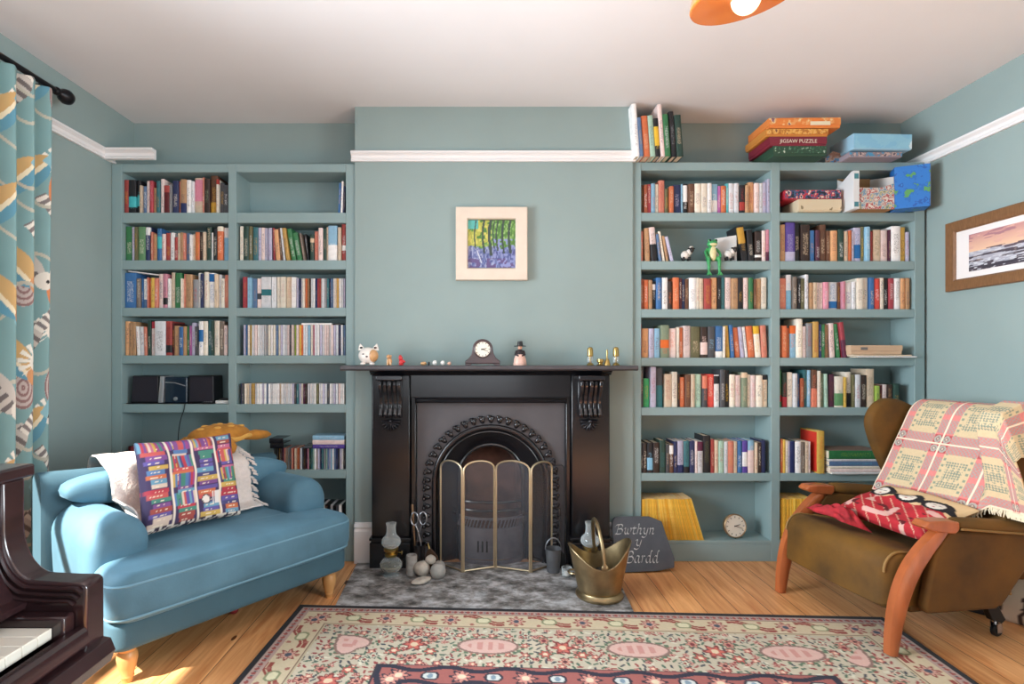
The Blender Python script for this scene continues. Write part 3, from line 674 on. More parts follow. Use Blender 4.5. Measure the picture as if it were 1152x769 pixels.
for i in range(26):
    a = PI - PI * (i + .5) / 26; x, y = RI * math.cos(a), .052 - .108 * math.sin(a)
    f2.tube([(x - .008, y, .214), (x + .008, y, .264)], .0035, 5)
ip('pierced_fret', f2, m_fret)
ash = MB().prism(curved(0, 0, .11), .03, .20, 'z').prism(curved(0, 0, .125), .0, .03, 'z')
ap = ip('ash_panel', ash, m_fret, bevel=.002)
sl = MB()
for k in (-1, 0, 1):
    x = k * .026 - .05; y = .05 - .11 * math.sin(math.acos(max(-1, min(1, x / RI)))) - .0025
    sl.box(x - .005, x + .005, y, y + .004, .075, .14)
sl.build('vent_slot', mat('vent_dark', '0c0b0c', .8), ap, smooth=False)
MB().lathe([(0, 0), (.006, 0), (.008, .006), (.005, .014), (0, .016)], 12, M=T(.03, -.06, .1) @ R(PI / 2, 'X')).build('panel_knob', m_steel, ap)

# hearth
m_hearth = mat('worn_slate_hearth', '7b7878', .55, var=(11, .22), bump=(40, .2))
def hearth_mat():
    nt = m_hearth.node_tree; b = nt.nodes['Principled BSDF']
    tc = nt.nodes.new('ShaderNodeTexCoord'); mp = nt.nodes.new('ShaderNodeMapping'); mp.inputs['Scale'].default_value = (1, 1.4, 1); nt.links.new(tc.outputs['Object'], mp.inputs[0])
    n1 = nt.nodes.new('ShaderNodeTexNoise'); n1.inputs['Scale'].default_value = 8; n1.inputs['Detail'].default_value = 9; n1.inputs['Roughness'].default_value = .72; nt.links.new(mp.outputs[0], n1.inputs['Vector'])
    r = nt.nodes.new('ShaderNodeValToRGB'); e = r.color_ramp.elements
    e[0].position, e[0].color = .36, (*lin('45423f'), 1); e[1].position, e[1].color = .62, (*lin('c4c3c4'), 1)
    q = e.new(.48); q.color = (*lin('86827f'), 1)
    nt.links.new(n1.outputs['Fac'], r.inputs['Fac']); nt.links.new(r.outputs['Color'], b.inputs['Base Color'])
hearth_mat()
he = MB().prism([(-.73, -.655), (.715, -.66), (.75, -.02), (-.755, -.02)], 0.0005, .006, 'z').build('hearth_slab', m_hearth, smooth=False, bevel=.003)
tag(he, 'worn grey slate hearth slab in the floor before the fireplace', 'hearth')

# folding fire screen
m_meshp, nt_, b_ = nodes_of('fine_wire_mesh')
tr = nt_.nodes.new('ShaderNodeBsdfTransparent'); mx = nt_.nodes.new('ShaderNodeMixShader'); mx.inputs[0].default_value = .2
b_.inputs['Base Color'].default_value = (*lin('8d8f98'), 1); b_.inputs['Metallic'].default_value = .4; b_.inputs['Roughness'].default_value = .35
nt_.links.new(tr.outputs[0], mx.inputs[1]); nt_.links.new(b_.outputs[0], mx.inputs[2]); nt_.links.new(mx.outputs[0], nt_.nodes['Material Output'].inputs['Surface'])
scr = thing('fire_screen', 'brass-framed folding fire screen of four arched mesh panels on the hearth', 'fire screen', ((555 - VX) * 3.16 / F, -.14, 0))
m_sbrass = mat('pale_brass', 'c9b798', .35, metal=.85)
corners = [P(px, 404, d) for px, d in ((495, 3.235), (520.5, 3.115), (557, 3.185), (597, 3.115), (621.5, 3.215))]
for (a, b) in zip(corners[:-1], corners[1:]):
    a = Vector((a.x, a.y, 0)); b = Vector((b.x, b.y, 0)); d = b - a; L = d.length; u = d / L
    g = .006; q0, q1 = a + u * g, b - u * g; Lh = (L - 2 * g)
    hh = .575; ah = min(.055, Lh * .3)
    def at(s, z): p = q0 + u * (Lh * s); return (p.x, p.y, z)
    path = [at(0, .014), at(0, .2), at(0, hh - .05)] + [at(.5 - .5 * math.cos(PI * i / 12), hh + ah * math.sin(PI * i / 12) ** .8) for i in range(13)] + [at(1, hh - .05), at(1, .2), at(1, .014)]
    fm = MB().tube(path, .0055, 8).tube([at(0, .014), at(.5, .014), at(1, .014)], .005, 8)
    for s in (0, 1): fm.tube([at(s, .0065), at(s, .02)], .007, 8); fm.tube([at(s, hh - .01), at(s, hh + .02)], [.006, .003], 8)
    fo = fm.build('panel_frame', m_sbrass, scr); fo.location = -scr.location
    pan = [Vector(p) for p in path]
    nn = u.cross(Vector((0, 0, 1)))
    pm = MB().add(pan, [tuple(range(len(pan)))])
    pm.build('mesh_panel', m_meshp, fo, smooth=False)

# ------------------------------------------------------------------ things on the hearth
HZ = .0062
def oil_lamp(px, py, d, label):
    p = P(px, py, d)
    t = thing('oil_lamp', label, 'lamp', (p.x, p.y, HZ), 0, 'glass oil lamps on the hearth')
    fnt = MB().lathe([(.045, 0), (.047, .004), (.042, .01), (.03, .016), (.05, .028), (.063, .05), (.062, .07), (.045, .092), (.024, .104), (.024, .108)], 24).build('glass_font', m_glass, t)
    MB().lathe([(.012, .03), (.052, .032), (.059, .05), (.055, .058), (0, .058)], 20).build('lamp_oil', mat_oil, fnt)
    br = MB().lathe([(.02, .105), (.034, .108), (.036, .118), (.028, .124), (.03, .13), (.04, .138), (.042, .15), (.034, .156)], 20).build('burner', m_brass, t)
    MB().tube([(.03, 0, .128), (.06, -.01, .128)], .0025, 6).lathe([(0, 0), (.01, 0), (.01, .004), (0, .004)], 12, M=T(.06, -.01, .128) @ R(PI / 2, 'Y')).build('wick_knob', m_brass, br)
    MB().lathe([(.036, .156), (.05, .168), (.056, .185), (.05, .205), (.032, .222), (.027, .24), (.026, .27), (.031, .29), (.0295, .29), (.0245, .27), (.0255, .24), (.0305, .222), (.0485, .205), (.0545, .185), (.0485, .168), (.0345, .156)], 24).build('glass_chimney', m_glass, t)
    return t
mat_oil = mat('lamp_oil', 'cfc39a', .1, trans=.8)
oil_lamp(440, 640, 3.08, 'glass oil lamp with a brass burner, before the plinth nearer the sofa')
oil_lamp(664, 640, 3.1, 'glass oil lamp half hidden behind the brass coal scuttle')
p = P(463, 650, 3.08)
m_stonepot = mat('pale_stone', '9a9590', .85, var=(40, .2))
tag(MB().lathe([(.024, 0), (.03, .004), (.031, .03), (.031, .105), (.029, .112), (.022, .112), (.02, .09), (0, .088)], 20).build('candle_pot', m_stonepot, loc=(p.x, p.y, HZ)), 'small pale stone pot standing beside the oil lamp and the pebbles', 'pot')
m_peb = mat('grey_pebble', 'aaa6a0', .8, var=(25, .15)); m_peb2 = mat('pale_pebble', 'bdb4a8', .8, var=(30, .2))
for i, (px, py, d, rx, ry, rz, z, m, lab) in enumerate([(475, 646, 3.06, .046, .042, .042, .042, m_peb2, 'rounded beige pebble, nearer the stone pot'), (493, 648, 3.03, .045, .042, .042, .042, m_peb, 'rounded grey pebble, nearer the fire screen'),
      (484.5, 640, 3.065, .03, .03, .024, .092, m_peb2, 'small pale pebble resting on top of the pebble pile'), (494, 640, 3.12, .036, .034, .03, .033, m_peb, 'grey pebble behind the pile, half hidden'), (474, 654, 2.97, .062, .036, .013, .013, m_peb2, 'flat pale pebble lying before the rounded ones')]):
    q = P(px, py, d); mb = MB().ell((0, 0, 0), rx, ry, rz, 18, 12)
    mb.v = [tuple(c * (1 + .07 * math.sin(5 * v[0] / rx + i) * math.cos(3 * v[1] / ry + i * 2)) for c in v) for v in mb.v]
    zmin = min(v[2] for v in mb.v)
    tag(mb.build('pebble', m, loc=(q.x, q.y, HZ + (z - rz) - zmin), rot=(0, 0, i)), lab + ' on the hearth', 'stone', 'pebbles on the hearth')
# black tool pot with tongs and a fir-lighter stick
q = P(474, 640, 3.14)
q.x -= .015
pot = thing('tool_pot', 'black metal pot holding fire tools, before the surround beside the screen', 'pot', (q.x + .0, q.y, HZ))
MB().lathe([(.036, 0), (.038, .01), (.036, .1), (.040, .15), (.042, .153), (.037, .153), (.033, .1), (.031, .012), (0, .01)], 20).build('pot_body', m_iron, pot)
tg = thing('fire_tongs', 'steel scissor tongs with looped handles standing in the black pot', 'tongs', (q.x, q.y, HZ + .012))
for s in (-1, 1):
    loop = [(s * (.022 + .02 * math.cos(a)), 0, .275 + .036 * math.sin(a)) for a in np.linspace(PI + .9 if s > 0 else -.9, (PI + .9 if s > 0 else -.9) + s * 2 * PI * .93, 16)] if False else [(s * (.024 + .02 * math.cos(2 * PI * i / 16)), s * .004, .285 + .036 * math.sin(2 * PI * i / 16)) for i in range(17)]
    MB().tube(loop, .0042, 6).tube([(s * .018, s * .004, .25), (s * .004, s * .004, .215), (-s * .012, s * .004, .15), (-s * .02, s * .004, .02)], .004, 6).build('tong_arm', m_steel, tg)
MB().lathe([(0, -.008), (.006, -.008), (.006, .008), (0, .008)], 10, M=T(0, 0, .208) @ R(PI / 2, 'X')).build('pivot', m_steel, tg)
rk = MB().tube([(-.016, .012, .012), (-.028, .02, .2), (-.04, .028, .37)], .0045, 8); rk.tube([(-.036, .0255, .30), (-.04, .028, .37)], .0065, 8)
tag(rk.build('fire_poker', mat('worn_wood_handle', '8a6a4c', .6), loc=(q.x, q.y, HZ)), 'thin poker with a pale handle standing in the black pot', 'poker')
# leather bellows leaning on the screen side
q = P(487.5, 640, 3.15)
m_leather = mat('brown_leather', '5b3d2c', .6, var=(30, .25), bump=(70, .2))
bl = thing('bellows', 'brown leather fireside bellows leaning beside the fire screen', 'bellows', (q.x, q.y + .02, HZ), 0)
bl.scale = (.62, .62, .62)
outb = [(-.045, .0), (.045, .0)] + [(.06, .05), (.055, .1), (.03, .15), (.012, .18), (-.012, .18), (-.03, .15), (-.055, .1), (-.06, .05)]
Mb = R(math.radians(-14), 'Y') @ R(math.radians(-8), 'X')
MB().prism(outb, -.014, .014, 'y', M=Mb).build('leather_body', m_leather, bl, bevel=.004)
for s in (-1, 1): MB().prism([(x * 1.06, z * 1.02) for x, z in outb], s * .014, s * .021, 'y', M=Mb).build('wooden_board', mat('dark_oak', '4a3323', .45), bl, bevel=.002)
MB().lathe([(.010, .18), (.007, .23), (.005, .235)], 10, M=Mb).build('nozzle', m_brass, bl)
# small companion bucket with shovel, poker rod by the surround
q = P(622.5, 640, 3.13)
bk = thing('ash_bucket', 'little grey metal bucket with a loop handle beside the fire screen', 'bucket', (q.x, q.y, HZ))
MB().lathe([(.035, 0), (.036, .004), (.045, .13), (.047, .132), (.043, .132), (.033, .006), (0, .005)], 20).build('bucket_body', mat('dull_zinc', '75777b', .5, metal=.7, var=(20, .2)), bk)
MB().tube([(.045 * math.cos(PI * i / 14), 0, .125 + .065 * math.sin(PI * i / 14)) for i in range(15)], .0035, 6).build('handle', m_steel, bk)
q = P(636, 640, 3.17)
pk = MB().tube([(0, 0, .006)] + [(0, 0, .1 * i) for i in range(1, 6)] + [(-.004, 0, .585), (-.02, 0, .598), (-.045, 0, .598), (-.058, 0, .59)], .0042, 8).tube([(0, 0, .006), (0, 0, .03)], .007, 8)
tag(pk.build('fire_hook', m_iron, loc=(q.x, q.y + .02, HZ - .005)), 'tall thin black hooked rod standing against the surround', 'poker')
q = P(629, 640, 3.10)
sh = thing('hearth_shovel', 'short dark hearth shovel leaning behind the little bucket', 'shovel', (q.x + .012, q.y + .075, HZ))
MB().prism([(-.03, 0.002), (.03, 0.002), (.032, .08), (.012, .1), (-.012, .1), (-.032, .08)], -.002, .002, 'y').build('blade', m_iron, sh, bevel=.0008)
MB().tube([(0, 0, .09), (0, 0, .3)], .004, 8).lathe([(0, .3), (.008, .303), (.009, .32), (.006, .345), (0, .35)], 12).build('shaft', m_iron, sh)
q = P(636, 646, 3.08)
gl = MB().lathe([(.022, 0), (.026, .003), (.029, .05), (.027, .05), (.023, .008), (0, .007)], 20).build('tealight_glass', m_glass, loc=(q.x + .004, q.y - .02, HZ))
tag(gl, 'small clear tealight glass between the little bucket and the scuttle', 'tealight holder')
MB().lathe([(.018, .0085), (.0185, .02), (.017, .022), (0, .021)], 16).build('tealight', mat('wax', 'e4dfd6', .5), gl)

# brass helmet coal scuttle
scu = thing('coal_scuttle', 'brass helmet coal scuttle with an upright handle at the hearth edge', 'coal scuttle', (.587, -.485, HZ))
prof = [(.106, .028), (.112, .045), (.122, .09), (.134, .15), (.143, .21)]
rs = []
seg = 48
def rim(a): return .222 + .05 * math.cos(2 * a) + .012 * math.cos(a)
for k, (r, z) in enumerate(prof):
    f = k / (len(prof) - 1)
    ring = []
    for j in range(seg):
        a = 2 * PI * j / seg; zz = .028 + (rim(a) - .028) * (z - .028) / (.21 - .028)
        fl = 1 + .10 * f * f * max(0, math.cos(2 * a))
        ring.append((r * fl * math.cos(a), r * fl * math.sin(a) * .92, zz))
    rs.append(ring)
inner = [[(x * .975, y * .975, z) for x, y, z in r] for r in rs[::-1]]
body = MB().rings(rs + inner, False, False)
body.add([(.1 * math.cos(2 * PI * j / seg), .092 * math.sin(2 * PI * j / seg), .03) for j in range(seg)], [tuple(range(seg))])
bo = body.build('bucket', m_obrass, scu)
MB().tube([Vector(p) for p in rs[-1]] + [Vector(rs[-1][0])], .0035, 6, False).build('rim_bead', m_obrass, bo)
MB().lathe([(0, .001), (.118, .001), (.121, .006), (.12, .014), (.108, .022), (.104, .03), (.107, .034), (0, .034)], 36).build('foot', m_obrass, scu)
hp = [(-.022 * math.sin(PI * i / 18) - .0, .128 * math.cos(PI * i / 18), .185 + .20 * math.sin(PI * i / 18) ** .8) for i in range(19)]
MB().tube(hp, [.0085] * 2 + [.0095] * 15 + [.0085] * 2, 10).build('handle', m_obrass, scu)
for s in (-1, 1): MB().lathe([(0, 0), (.017, 0), (.017, .006), (.008, .012), (0, .012)], 14, M=T(0, s * .124, .185) @ R(-s * PI / 2, 'X')).build('handle_lug', m_obrass, scu)
MB().tube([(-.128 - .03 * math.sin(PI * i / 10), -.03 * math.cos(PI * i / 10), .12) for i in range(11)], .005, 8).build('tipping_handle', m_obrass, scu)
cl = MB()
for i in range(14):
    a = i * 2.4; r = .058 * math.sqrt((i + .5) / 14); cl.ell((r * math.cos(a), r * math.sin(a), .062 + .02 * (i % 3)), .026, .024, .02, 7, 5, e=.7)
tag(cl.build('coal', mat('coal', '17161a', .4), loc=(.587, -.485, HZ)), 'black lumps of coal inside the brass scuttle', 'coal')['kind'] = 'stuff'

# slate house sign with its carved words
SX, SY, SLEAN = 720, -.185, math.radians(24)
kS = 620 / (D0 + SY)
sg = thing('slate_sign', 'dark slate sign carved Bwthyn y Bardd leaning against the armchair bookcase', 'sign', ((SX - VX) / kS, SY, 0))
MS = R(-SLEAN, 'X')
ol = [(693.5, 596), (697, 591), (704, 590), (737.6, 590), (752, 595.6), (754.5, 608), (761, 634), (759.5, 643), (741, 646.5), (704.6, 648), (694, 648), (693.5, 620)]
olw = [((x - SX) / kS, (648 - y) / kS * 1.06) for x, y in ol]
MB().prism(olw, 0, .018, 'y', M=T(0, 0, .006) @ MS).build('slate', mat('blue_black_slate', '4a4c52', .7, var=(18, .14), bump=(14, .35)), sg, bevel=.003, smooth=False)
GLY = {
 'B': [[(-.2, 1.2), (-.05, 1.5), (.3, 1.6), (.42, 1.55)], [(.32, 1.6), (.22, .9), (.1, .1), (-.1, -.05)], [(.3, 1.58), (.65, 1.65), (.88, 1.4), (.75, 1.0), (.28, .85)], [(.3, .85), (.75, .85), (.92, .55), (.75, .1), (.35, -.02), (-.05, .05)]],
 'w': [[(0, .85), (.15, 1.0), (.22, .9), (.14, .3), (.25, .02), (.42, .05), (.58, .9)], [(.58, .95), (.5, .3), (.6, .02), (.8, .1), (1.0, .55), (1.02, .95), (.9, 1.0)]],
 't': [[(.3, 1.35), (.2, .7), (.15, .2), (.28, 0), (.5, .12)], [(.0, 1.0), (.55, 1.0)]],
 'h': [[(.1, 1.55), (.3, 1.7), (.2, .8), (.08, 0)], [(.15, .55), (.35, .92), (.6, .95), (.6, .6), (.52, .15), (.62, 0), (.78, .12)]],
 'y': [[(0, .85), (.15, 1.0), (.22, .9), (.16, .3), (.3, .02), (.52, .15), (.66, .8)], [(.7, 1.0), (.6, .2), (.45, -.4), (.15, -.6), (-.1, -.42)]],
 'n': [[(0, .88), (.14, 1.0), (.16, .6), (.06, 0)], [(.12, .55), (.32, .92), (.56, .95), (.56, .6), (.48, .15), (.58, 0), (.74, .12)]],
 'a': [[(.62, .9), (.35, 1.0), (.05, .6), (.06, .15), (.25, 0), (.48, .3), (.62, .85)], [(.66, 1.0), (.56, .25), (.64, 0), (.82, .12)]],
 'r': [[(0, .88), (.14, 1.0), (.16, .6), (.06, 0)], [(.12, .55), (.32, .95), (.52, .92)]],
 'd': [[(.6, .9), (.35, 1.0), (.05, .6), (.06, .15), (.25, 0), (.48, .3), (.6, .8)], [(.86, 1.65), (.7, 1.7), (.6, .8), (.56, .2), (.64, 0), (.82, .12)]],
}
ADV = {'B': 1.12, 'w': 1.2, 't': .62, 'h': .92, 'y': .9, 'n': .9, 'a': .95, 'r': .66, 'd': .98}
def smooth(pts, n=5):
    q = [pts[0]] + list(pts) + [pts[-1]]; o = []
    for i in range(1, len(q) - 2):
        p0, p1, p2, p3 = (np.array(q[i + k], float) for k in (-1, 0, 1, 2))
        for s in range(n):
            t = s / n; o.append(.5 * ((2 * p1) + (-p0 + p2) * t + (2 * p0 - 5 * p1 + 4 * p2 - p3) * t * t + (-p0 + 3 * p1 - 3 * p2 + p3) * t ** 3))
    return o + [np.array(pts[-1], float)]
m_letter = mat('white_sign_paint', 'e4e2df', .7)
for word, xa, xb, yb, xh in (('Bwthyn', 697.5, 743, 608.8, 6.1), ('y', 718.5, 727, 621, 6.2), ('Bardd', 706.5, 744, 638.2, 7.0)):
    mb = MB(); tot = sum(ADV[c] for c in word); k = (xb - xa) / tot; cx = 0
    for c in word:
        for st in GLY[c]:
            pts = [np.array((xa + (cx + x_ + .16 * (y_ - .5)) * k, yb - y_ * xh)) for x_, y_ in smooth(st)]
            pts = [((x_ - SX) / kS, (648 - y_) / kS * 1.06) for x_, y_ in pts]
            nb = (.0023, .0027)
            for (ax, az), (bx, bz) in zip(pts[:-1], pts[1:]):
                mb.add([(ax - nb[0], -.0007, az - nb[1]), (ax + nb[0], -.0007, az + nb[1]), (bx + nb[0], -.0007, bz + nb[1]), (bx - nb[0], -.0007, bz - nb[1])], [(0, 1, 2, 3), (3, 2, 1, 0)], M=T(0, 0, .006) @ MS)
        cx += ADV[c]
    mb.build('lettering', m_letter, sg, smooth=False)
# ------------------------------------------------------------------ rug
def rug_paint(U, V):
    """U across (0..2.75 m), V from the far edge (0..) ; colours of a wool rug with bands and flowers"""
    W = 2.75
    e = np.minimum(np.minimum(U, W - U), V) * .94            # distance from the border
    side = (np.minimum(U, W - U) < V)
    S = np.where(side, V, U)                            # along the edge
    img = np.zeros(U.shape + (3,), np.float32); img[:] = C('c9bfa6')
    def rosette(s, t, rad, petals, cols, sel):
        a = np.arctan2(t, s); r = np.hypot(s, t) / rad
        pr = .78 + .22 * np.cos(petals * a)
        paint(img, sel & (r < pr), cols[0]); paint(img, sel & (r < pr * .72), cols[1]); paint(img, sel & (r < .3), cols[2])
    # outer black binding and guard stripe
    paint(img, e < .024, '1e1d22')
    g = (e >= .024) & (e < .062); paint(img, g, 'b59a90')
    k = np.floor(S / .03); paint(img, g & (np.hypot((S / .03 - k - .5) * .03, e - .043) < .009), '9a4a44')
    paint(img, g & (np.hypot((S / .03 - k) * .03, e - .043) < .006), '4b5058')
    # cream border with red scrolls and rosettes
    b = (e >= .064) & (e < .168); paint(img, b, 'cfbe9f'); m = (e - .116)
    per = .30; q = (S / per - np.floor(S / per)) * per
    wave = .036 * np.sin(2 * PI * S / per)
    for off, col, wd in ((0, '93433a', .009), (.02, '93433a', .006)):
        paint(img, b & (np.abs(m - np.roll(wave, 0) + off) < wd) & (np.abs(q - per / 2) > .055), col)
    rosette(q - per / 2, m, .046, 8, ('8e463e', 'd0a090', '4d5260'), b & (np.abs(q - per / 2) < .06))
    rosette(np.minimum(q, per - q), m * .8, .036, 2, ('8b8f6c', 'd9d2b0', 'd9d2b0'), b)
    q2 = (S / .1 - np.floor(S / .1)) * .1
    paint(img, b & (np.hypot(q2 - .05, (np.abs(m) - .036)) < .010), 'a5665a')
    for a0, a1, c in ((.062, .064, '5b4038'), (.168, .172, '6a4a40'), (.172, .18, 'c0b294'), (.468, .474, '35313a')): paint(img, (e >= a0) & (e < a1), c)
    # pale green main border with flowers, paisleys and leaves
    f = (e >= .18) & (e < .468); base = C('c5baa4')
    img[f] = base * (1 + .16 * (vnoise(U * 9, V * 9, 3)[f][:, None] - .5))
    t = e - .324
    per = .62; q = (S / per - np.floor(S / per)) * per - per / 2
    body = f & ((q / .13) ** 2 + ((t + .0) / .062) ** 2 < 1)
    paint(img, f & ((q / .155) ** 2 + (t / .082) ** 2 < 1) & (((S * 60).astype(int) + (e * 60).astype(int)) % 3 == 0), '63785f')
    paint(img, body, '8d6f66'); paint(img, f & ((q / .118) ** 2 + (t / .052) ** 2 < 1), 'd9b3a8'); paint(img, f & ((q / .085) ** 2 + (t / .03) ** 2 < 1) & (np.sin(q * 140) > 0), 'cb938a')
    q3 = (S / per - np.floor(S / per)) * per; q3 = np.minimum(q3, per - q3)
    for ds, dt, rd, cs in ((0, 0, .052, ('7e3a38', 'c9685c', 'e0c8a8')), (.075, .05, .036, ('51604f', 'bb5a52', 'e2cdb0')), (.075, -.05, .036, ('51604f', 'c98a7a', '7e3038')), (.0, .1, .03, ('7e3a38', 'd59a88', '5a2a30')), (.0, -.1, .03, ('7e3a38', 'd59a88', '5a2a30')), (.15, .09, .026, ('4f5a58', 'd8d2ba', '8e463e')), (.15, -.09, .026, ('4f5a58', 'd8d2ba', '8e463e'))):
        rosette(q3 - ds, t - dt, rd, 6, cs, f)
    cell = .032; ci, cj = np.floor(S / cell), np.floor(e / cell); sd = np.where(side, 7, 1)
    ux = (S / cell - ci - .5 + .5 * (h2(ci, cj, 5) - .5)) * cell; vx = (e / cell - cj - .5 + .5 * (h2(ci, cj, 6) - .5)) * cell
    for k_, (ce, hx) in enumerate(((.07, ('7e3a38', 'cf8576', 'e8d2b8')), (.055, ('9a4a46', 'd7a294', '7e3a38')))):
        c1, c2 = np.floor(S / ce), np.floor(e / ce); h_ = h2(c1, c2, 60 + k_)
        rosette((S / ce - c1 - .5) * ce, (e / ce - c2 - .5) * ce, .021 - .005 * k_, 5, hx, f & (h_ < .45) & (np.abs(img - base).sum(-1) < .12))
    plain = f & (np.abs(img - base).sum(-1) < .12)
    a = h2(ci, cj, 9) * PI; lu, lv = ux * np.cos(a) + vx * np.sin(a), -ux * np.sin(a) + vx * np.cos(a)
    leaf = plain & ((lu / .0145) ** 2 + (lv / .0052) ** 2 < 1); hv = h2(ci, cj, 8)
    paint(img, leaf & (hv < .35), '4f6a58'); paint(img, leaf & (hv >= .35) & (hv < .65), '94403f'); paint(img, leaf & (hv >= .65) & (hv < .8), 'd7d3c0'); paint(img, leaf & (hv >= .8), '41464f')
    # inner red and navy border with rosettes
    n = (e >= .474) & (e < .60); paint(img, n, 'a3605a'); m = e - .537
    per = .24; q = (S / per - np.floor(S / per)) * per - per / 2
    paint(img, n & (np.abs(np.abs(m) - .045 - .012 * np.sin(2 * PI * S / per)) < .012), '2c2c3c')
    rosette(q, m, .05, 8, ('2f2d3a', 'd08e80', 'e0d0b4'), n)
    q4 = np.minimum((S / per - np.floor(S / per)) * per, per - (S / per - np.floor(S / per)) * per)
    rosette(q4, m * .8, .036, 2, ('2f2d3a', 'cfd3cf', '7f95a5'), n)
    for a0, a1, c in ((.60, .606, '35313a'), (.606, .66, 'c0b193'), (.66, .666, '6a3a38')): paint(img, (e >= a0) & (e < a1), c)
    # field
    c0 = e >= .666; paint(img, c0, '8d4a48'); cell = .07; ci, cj = np.floor(U / cell), np.floor(V / cell)
    ux, vx = U - (ci + .5) * cell, V - (cj + .5) * cell; hv = h2(ci, cj, 21)
    for lo, hi, cs in ((0, .4, ('2f3340', 'c98a7a', 'e0d0b4')), (.4, .7, ('5c6f5c', 'd0c0a0', '7e3038'))): rosette(ux, vx, .026, 6, cs, c0 & (hv >= lo) & (hv < hi))
    return img * (1 + .10 * (vnoise(U * 160, V * 160, 2)[..., None] - .5))
us = np.linspace(0, 2.75, 590); vs2 = np.concatenate([np.linspace(0, .72, 175), np.linspace(.73, 1.95, 70)])
Ug, Vg = np.meshgrid(us, vs2)
pts = np.stack([Ug, -Vg, np.zeros_like(Ug)], -1)
m_rug = amat('woven_rug_wool', .95, bump=(300, .4), sheen=.1)
rug = grid_mesh('rug', pts, rug_paint(Ug, Vg), m_rug, thick=.007, offset=1, loc=(-.898, -.612, .0145), rot=(0, 0, -.047))
tag(rug, 'large patterned rug with cream, pale green and red flowered borders on the floorboards', 'rug')

# ------------------------------------------------------------------ blue velvet sofa
m_velvet = mat('blue_velvet', '4f7689', .75, var=(5, .2), bump=(160, .08), sheen=.55)
m_velvet_shaded = mat('blue_velvet_shaded', '3c5d6b', .8, var=(5, .10), bump=(160, .08), sheen=.4)  # darker copy of the same velvet; shade low on the sofa put into the colour
m_lwood = mat('pale_turned_wood', 'c9955c', .42, var=(20, .15), stretch=(1, 1, .2))
SO = Vector((-1.012, -.895, 0)); SR = math.radians(53.13)
sofa = thing('sofa', 'small blue velvet sofa with rolled arms on turned wooden legs', 'sofa', SO, SR)
ux_, uy_ = Vector((.6, .8, 0)), Vector((-.8, .6, 0))
def SW(x, y, z): return SO + ux_ * x + uy_ * y + Vector((0, 0, z))
HWS = .55
def roundrect(x0, x1, y0, y1, r, n=5):
    o = []
    for cx, cy, a in ((x1 - r, y0 + r, -90), (x1 - r, y1 - r, 0), (x0 + r, y1 - r, 90), (x0 + r, y0 + r, 180)): o += arc(cx, cy, r, a, a + 90, n)
    return o
MB().cushion(roundrect(-.535, .535, .01, .73, .05), .135, .245, .022, .0).build('base', m_velvet_shaded, sofa)
tout = [(-.40, .52)] + arc(-.42 + .02, .24, .02, 180, 180, 1)[:1] + arc(-HWS + .04, .16, .04, 90, 180, 4) + arc(-HWS + .07, .05, .07, 180, 270, 5) + [(-.3, -.028), (0, -.032), (.3, -.028)] + arc(HWS - .07, .05, .07, 270, 360, 5) + arc(HWS - .04, .16, .04, 0, 90, 4) + [(.40, .22), (.40, .52), (.2, .53), (-.2, .53)]
# densify the outline so the crown stays smooth
def dens(o, st=.04):
    q = []
    for a, b in zip(o, o[1:] + o[:1]):
        L = math.hypot(b[0] - a[0], b[1] - a[1]); n = max(1, int(L / st))
        q += [(a[0] + (b[0] - a[0]) * i / n, a[1] + (b[1] - a[1]) * i / n) for i in range(n)]
    return q
tout = dens(tout)
seat = MB().cushion(tout, .24, .425, .055, .02, n=6).build('seat_cushion', m_velvet, sofa)
def ringat(ins, z):
    cx = sum(p[0] for p in tout) / len(tout); cy = sum(p[1] for p in tout) / len(tout); o = []
    for x, y in tout:
        L = math.hypot(x - cx, y - cy); k = (L - ins) / L; o.append((cx + (x - cx) * k, cy + (y - cy) * k, z))
    return o + [o[0]]
m_pipe = mat('velvet_piping', '6690a4', .7, sheen=.3)
MB().tube(ringat(.006, .385), .006, 6, False).build('piping', m_pipe, seat)
MB().tube(ringat(.012, .262), .006, 6, False).build('piping', m_pipe, seat)
# rolled arms with a gathered disc in front
for s in (-1, 1):
    mb = MB(); R0 = .118
    half = [(.100, .235), (.106, .32), (.110, .40), (.112, .475)] + [(.112 * math.cos(math.radians(a)), .475 + .112 * math.sin(math.radians(a))) for a in range(12, 180, 12)] + [(-.112, .475), (-.108, .40), (-.098, .32), (-.09, .235)]
    rs = []
    for y, k in ((.196, .62), (.200, .76), (.210, .88), (.228, .96), (.255, 1), (.36, 1), (.48, 1), (.60, 1), (.66, .98), (.69, .9)):
        rs.append([(s * .435 + s * x * k, y, .41 + (z - .41) * (k if z > .41 else min(1, k + .06))) for x, z in half])
    mb.rings([r[::-1] if s > 0 else r for r in rs])
    am = mb.build('arm', m_velvet, sofa, angle=75)
    MB().cushion(roundrect(s * .435 - .09, s * .435 + .09, .24, .68, .03), .15, .30, .02, 0).build('arm_panel', m_velvet_shaded, am)
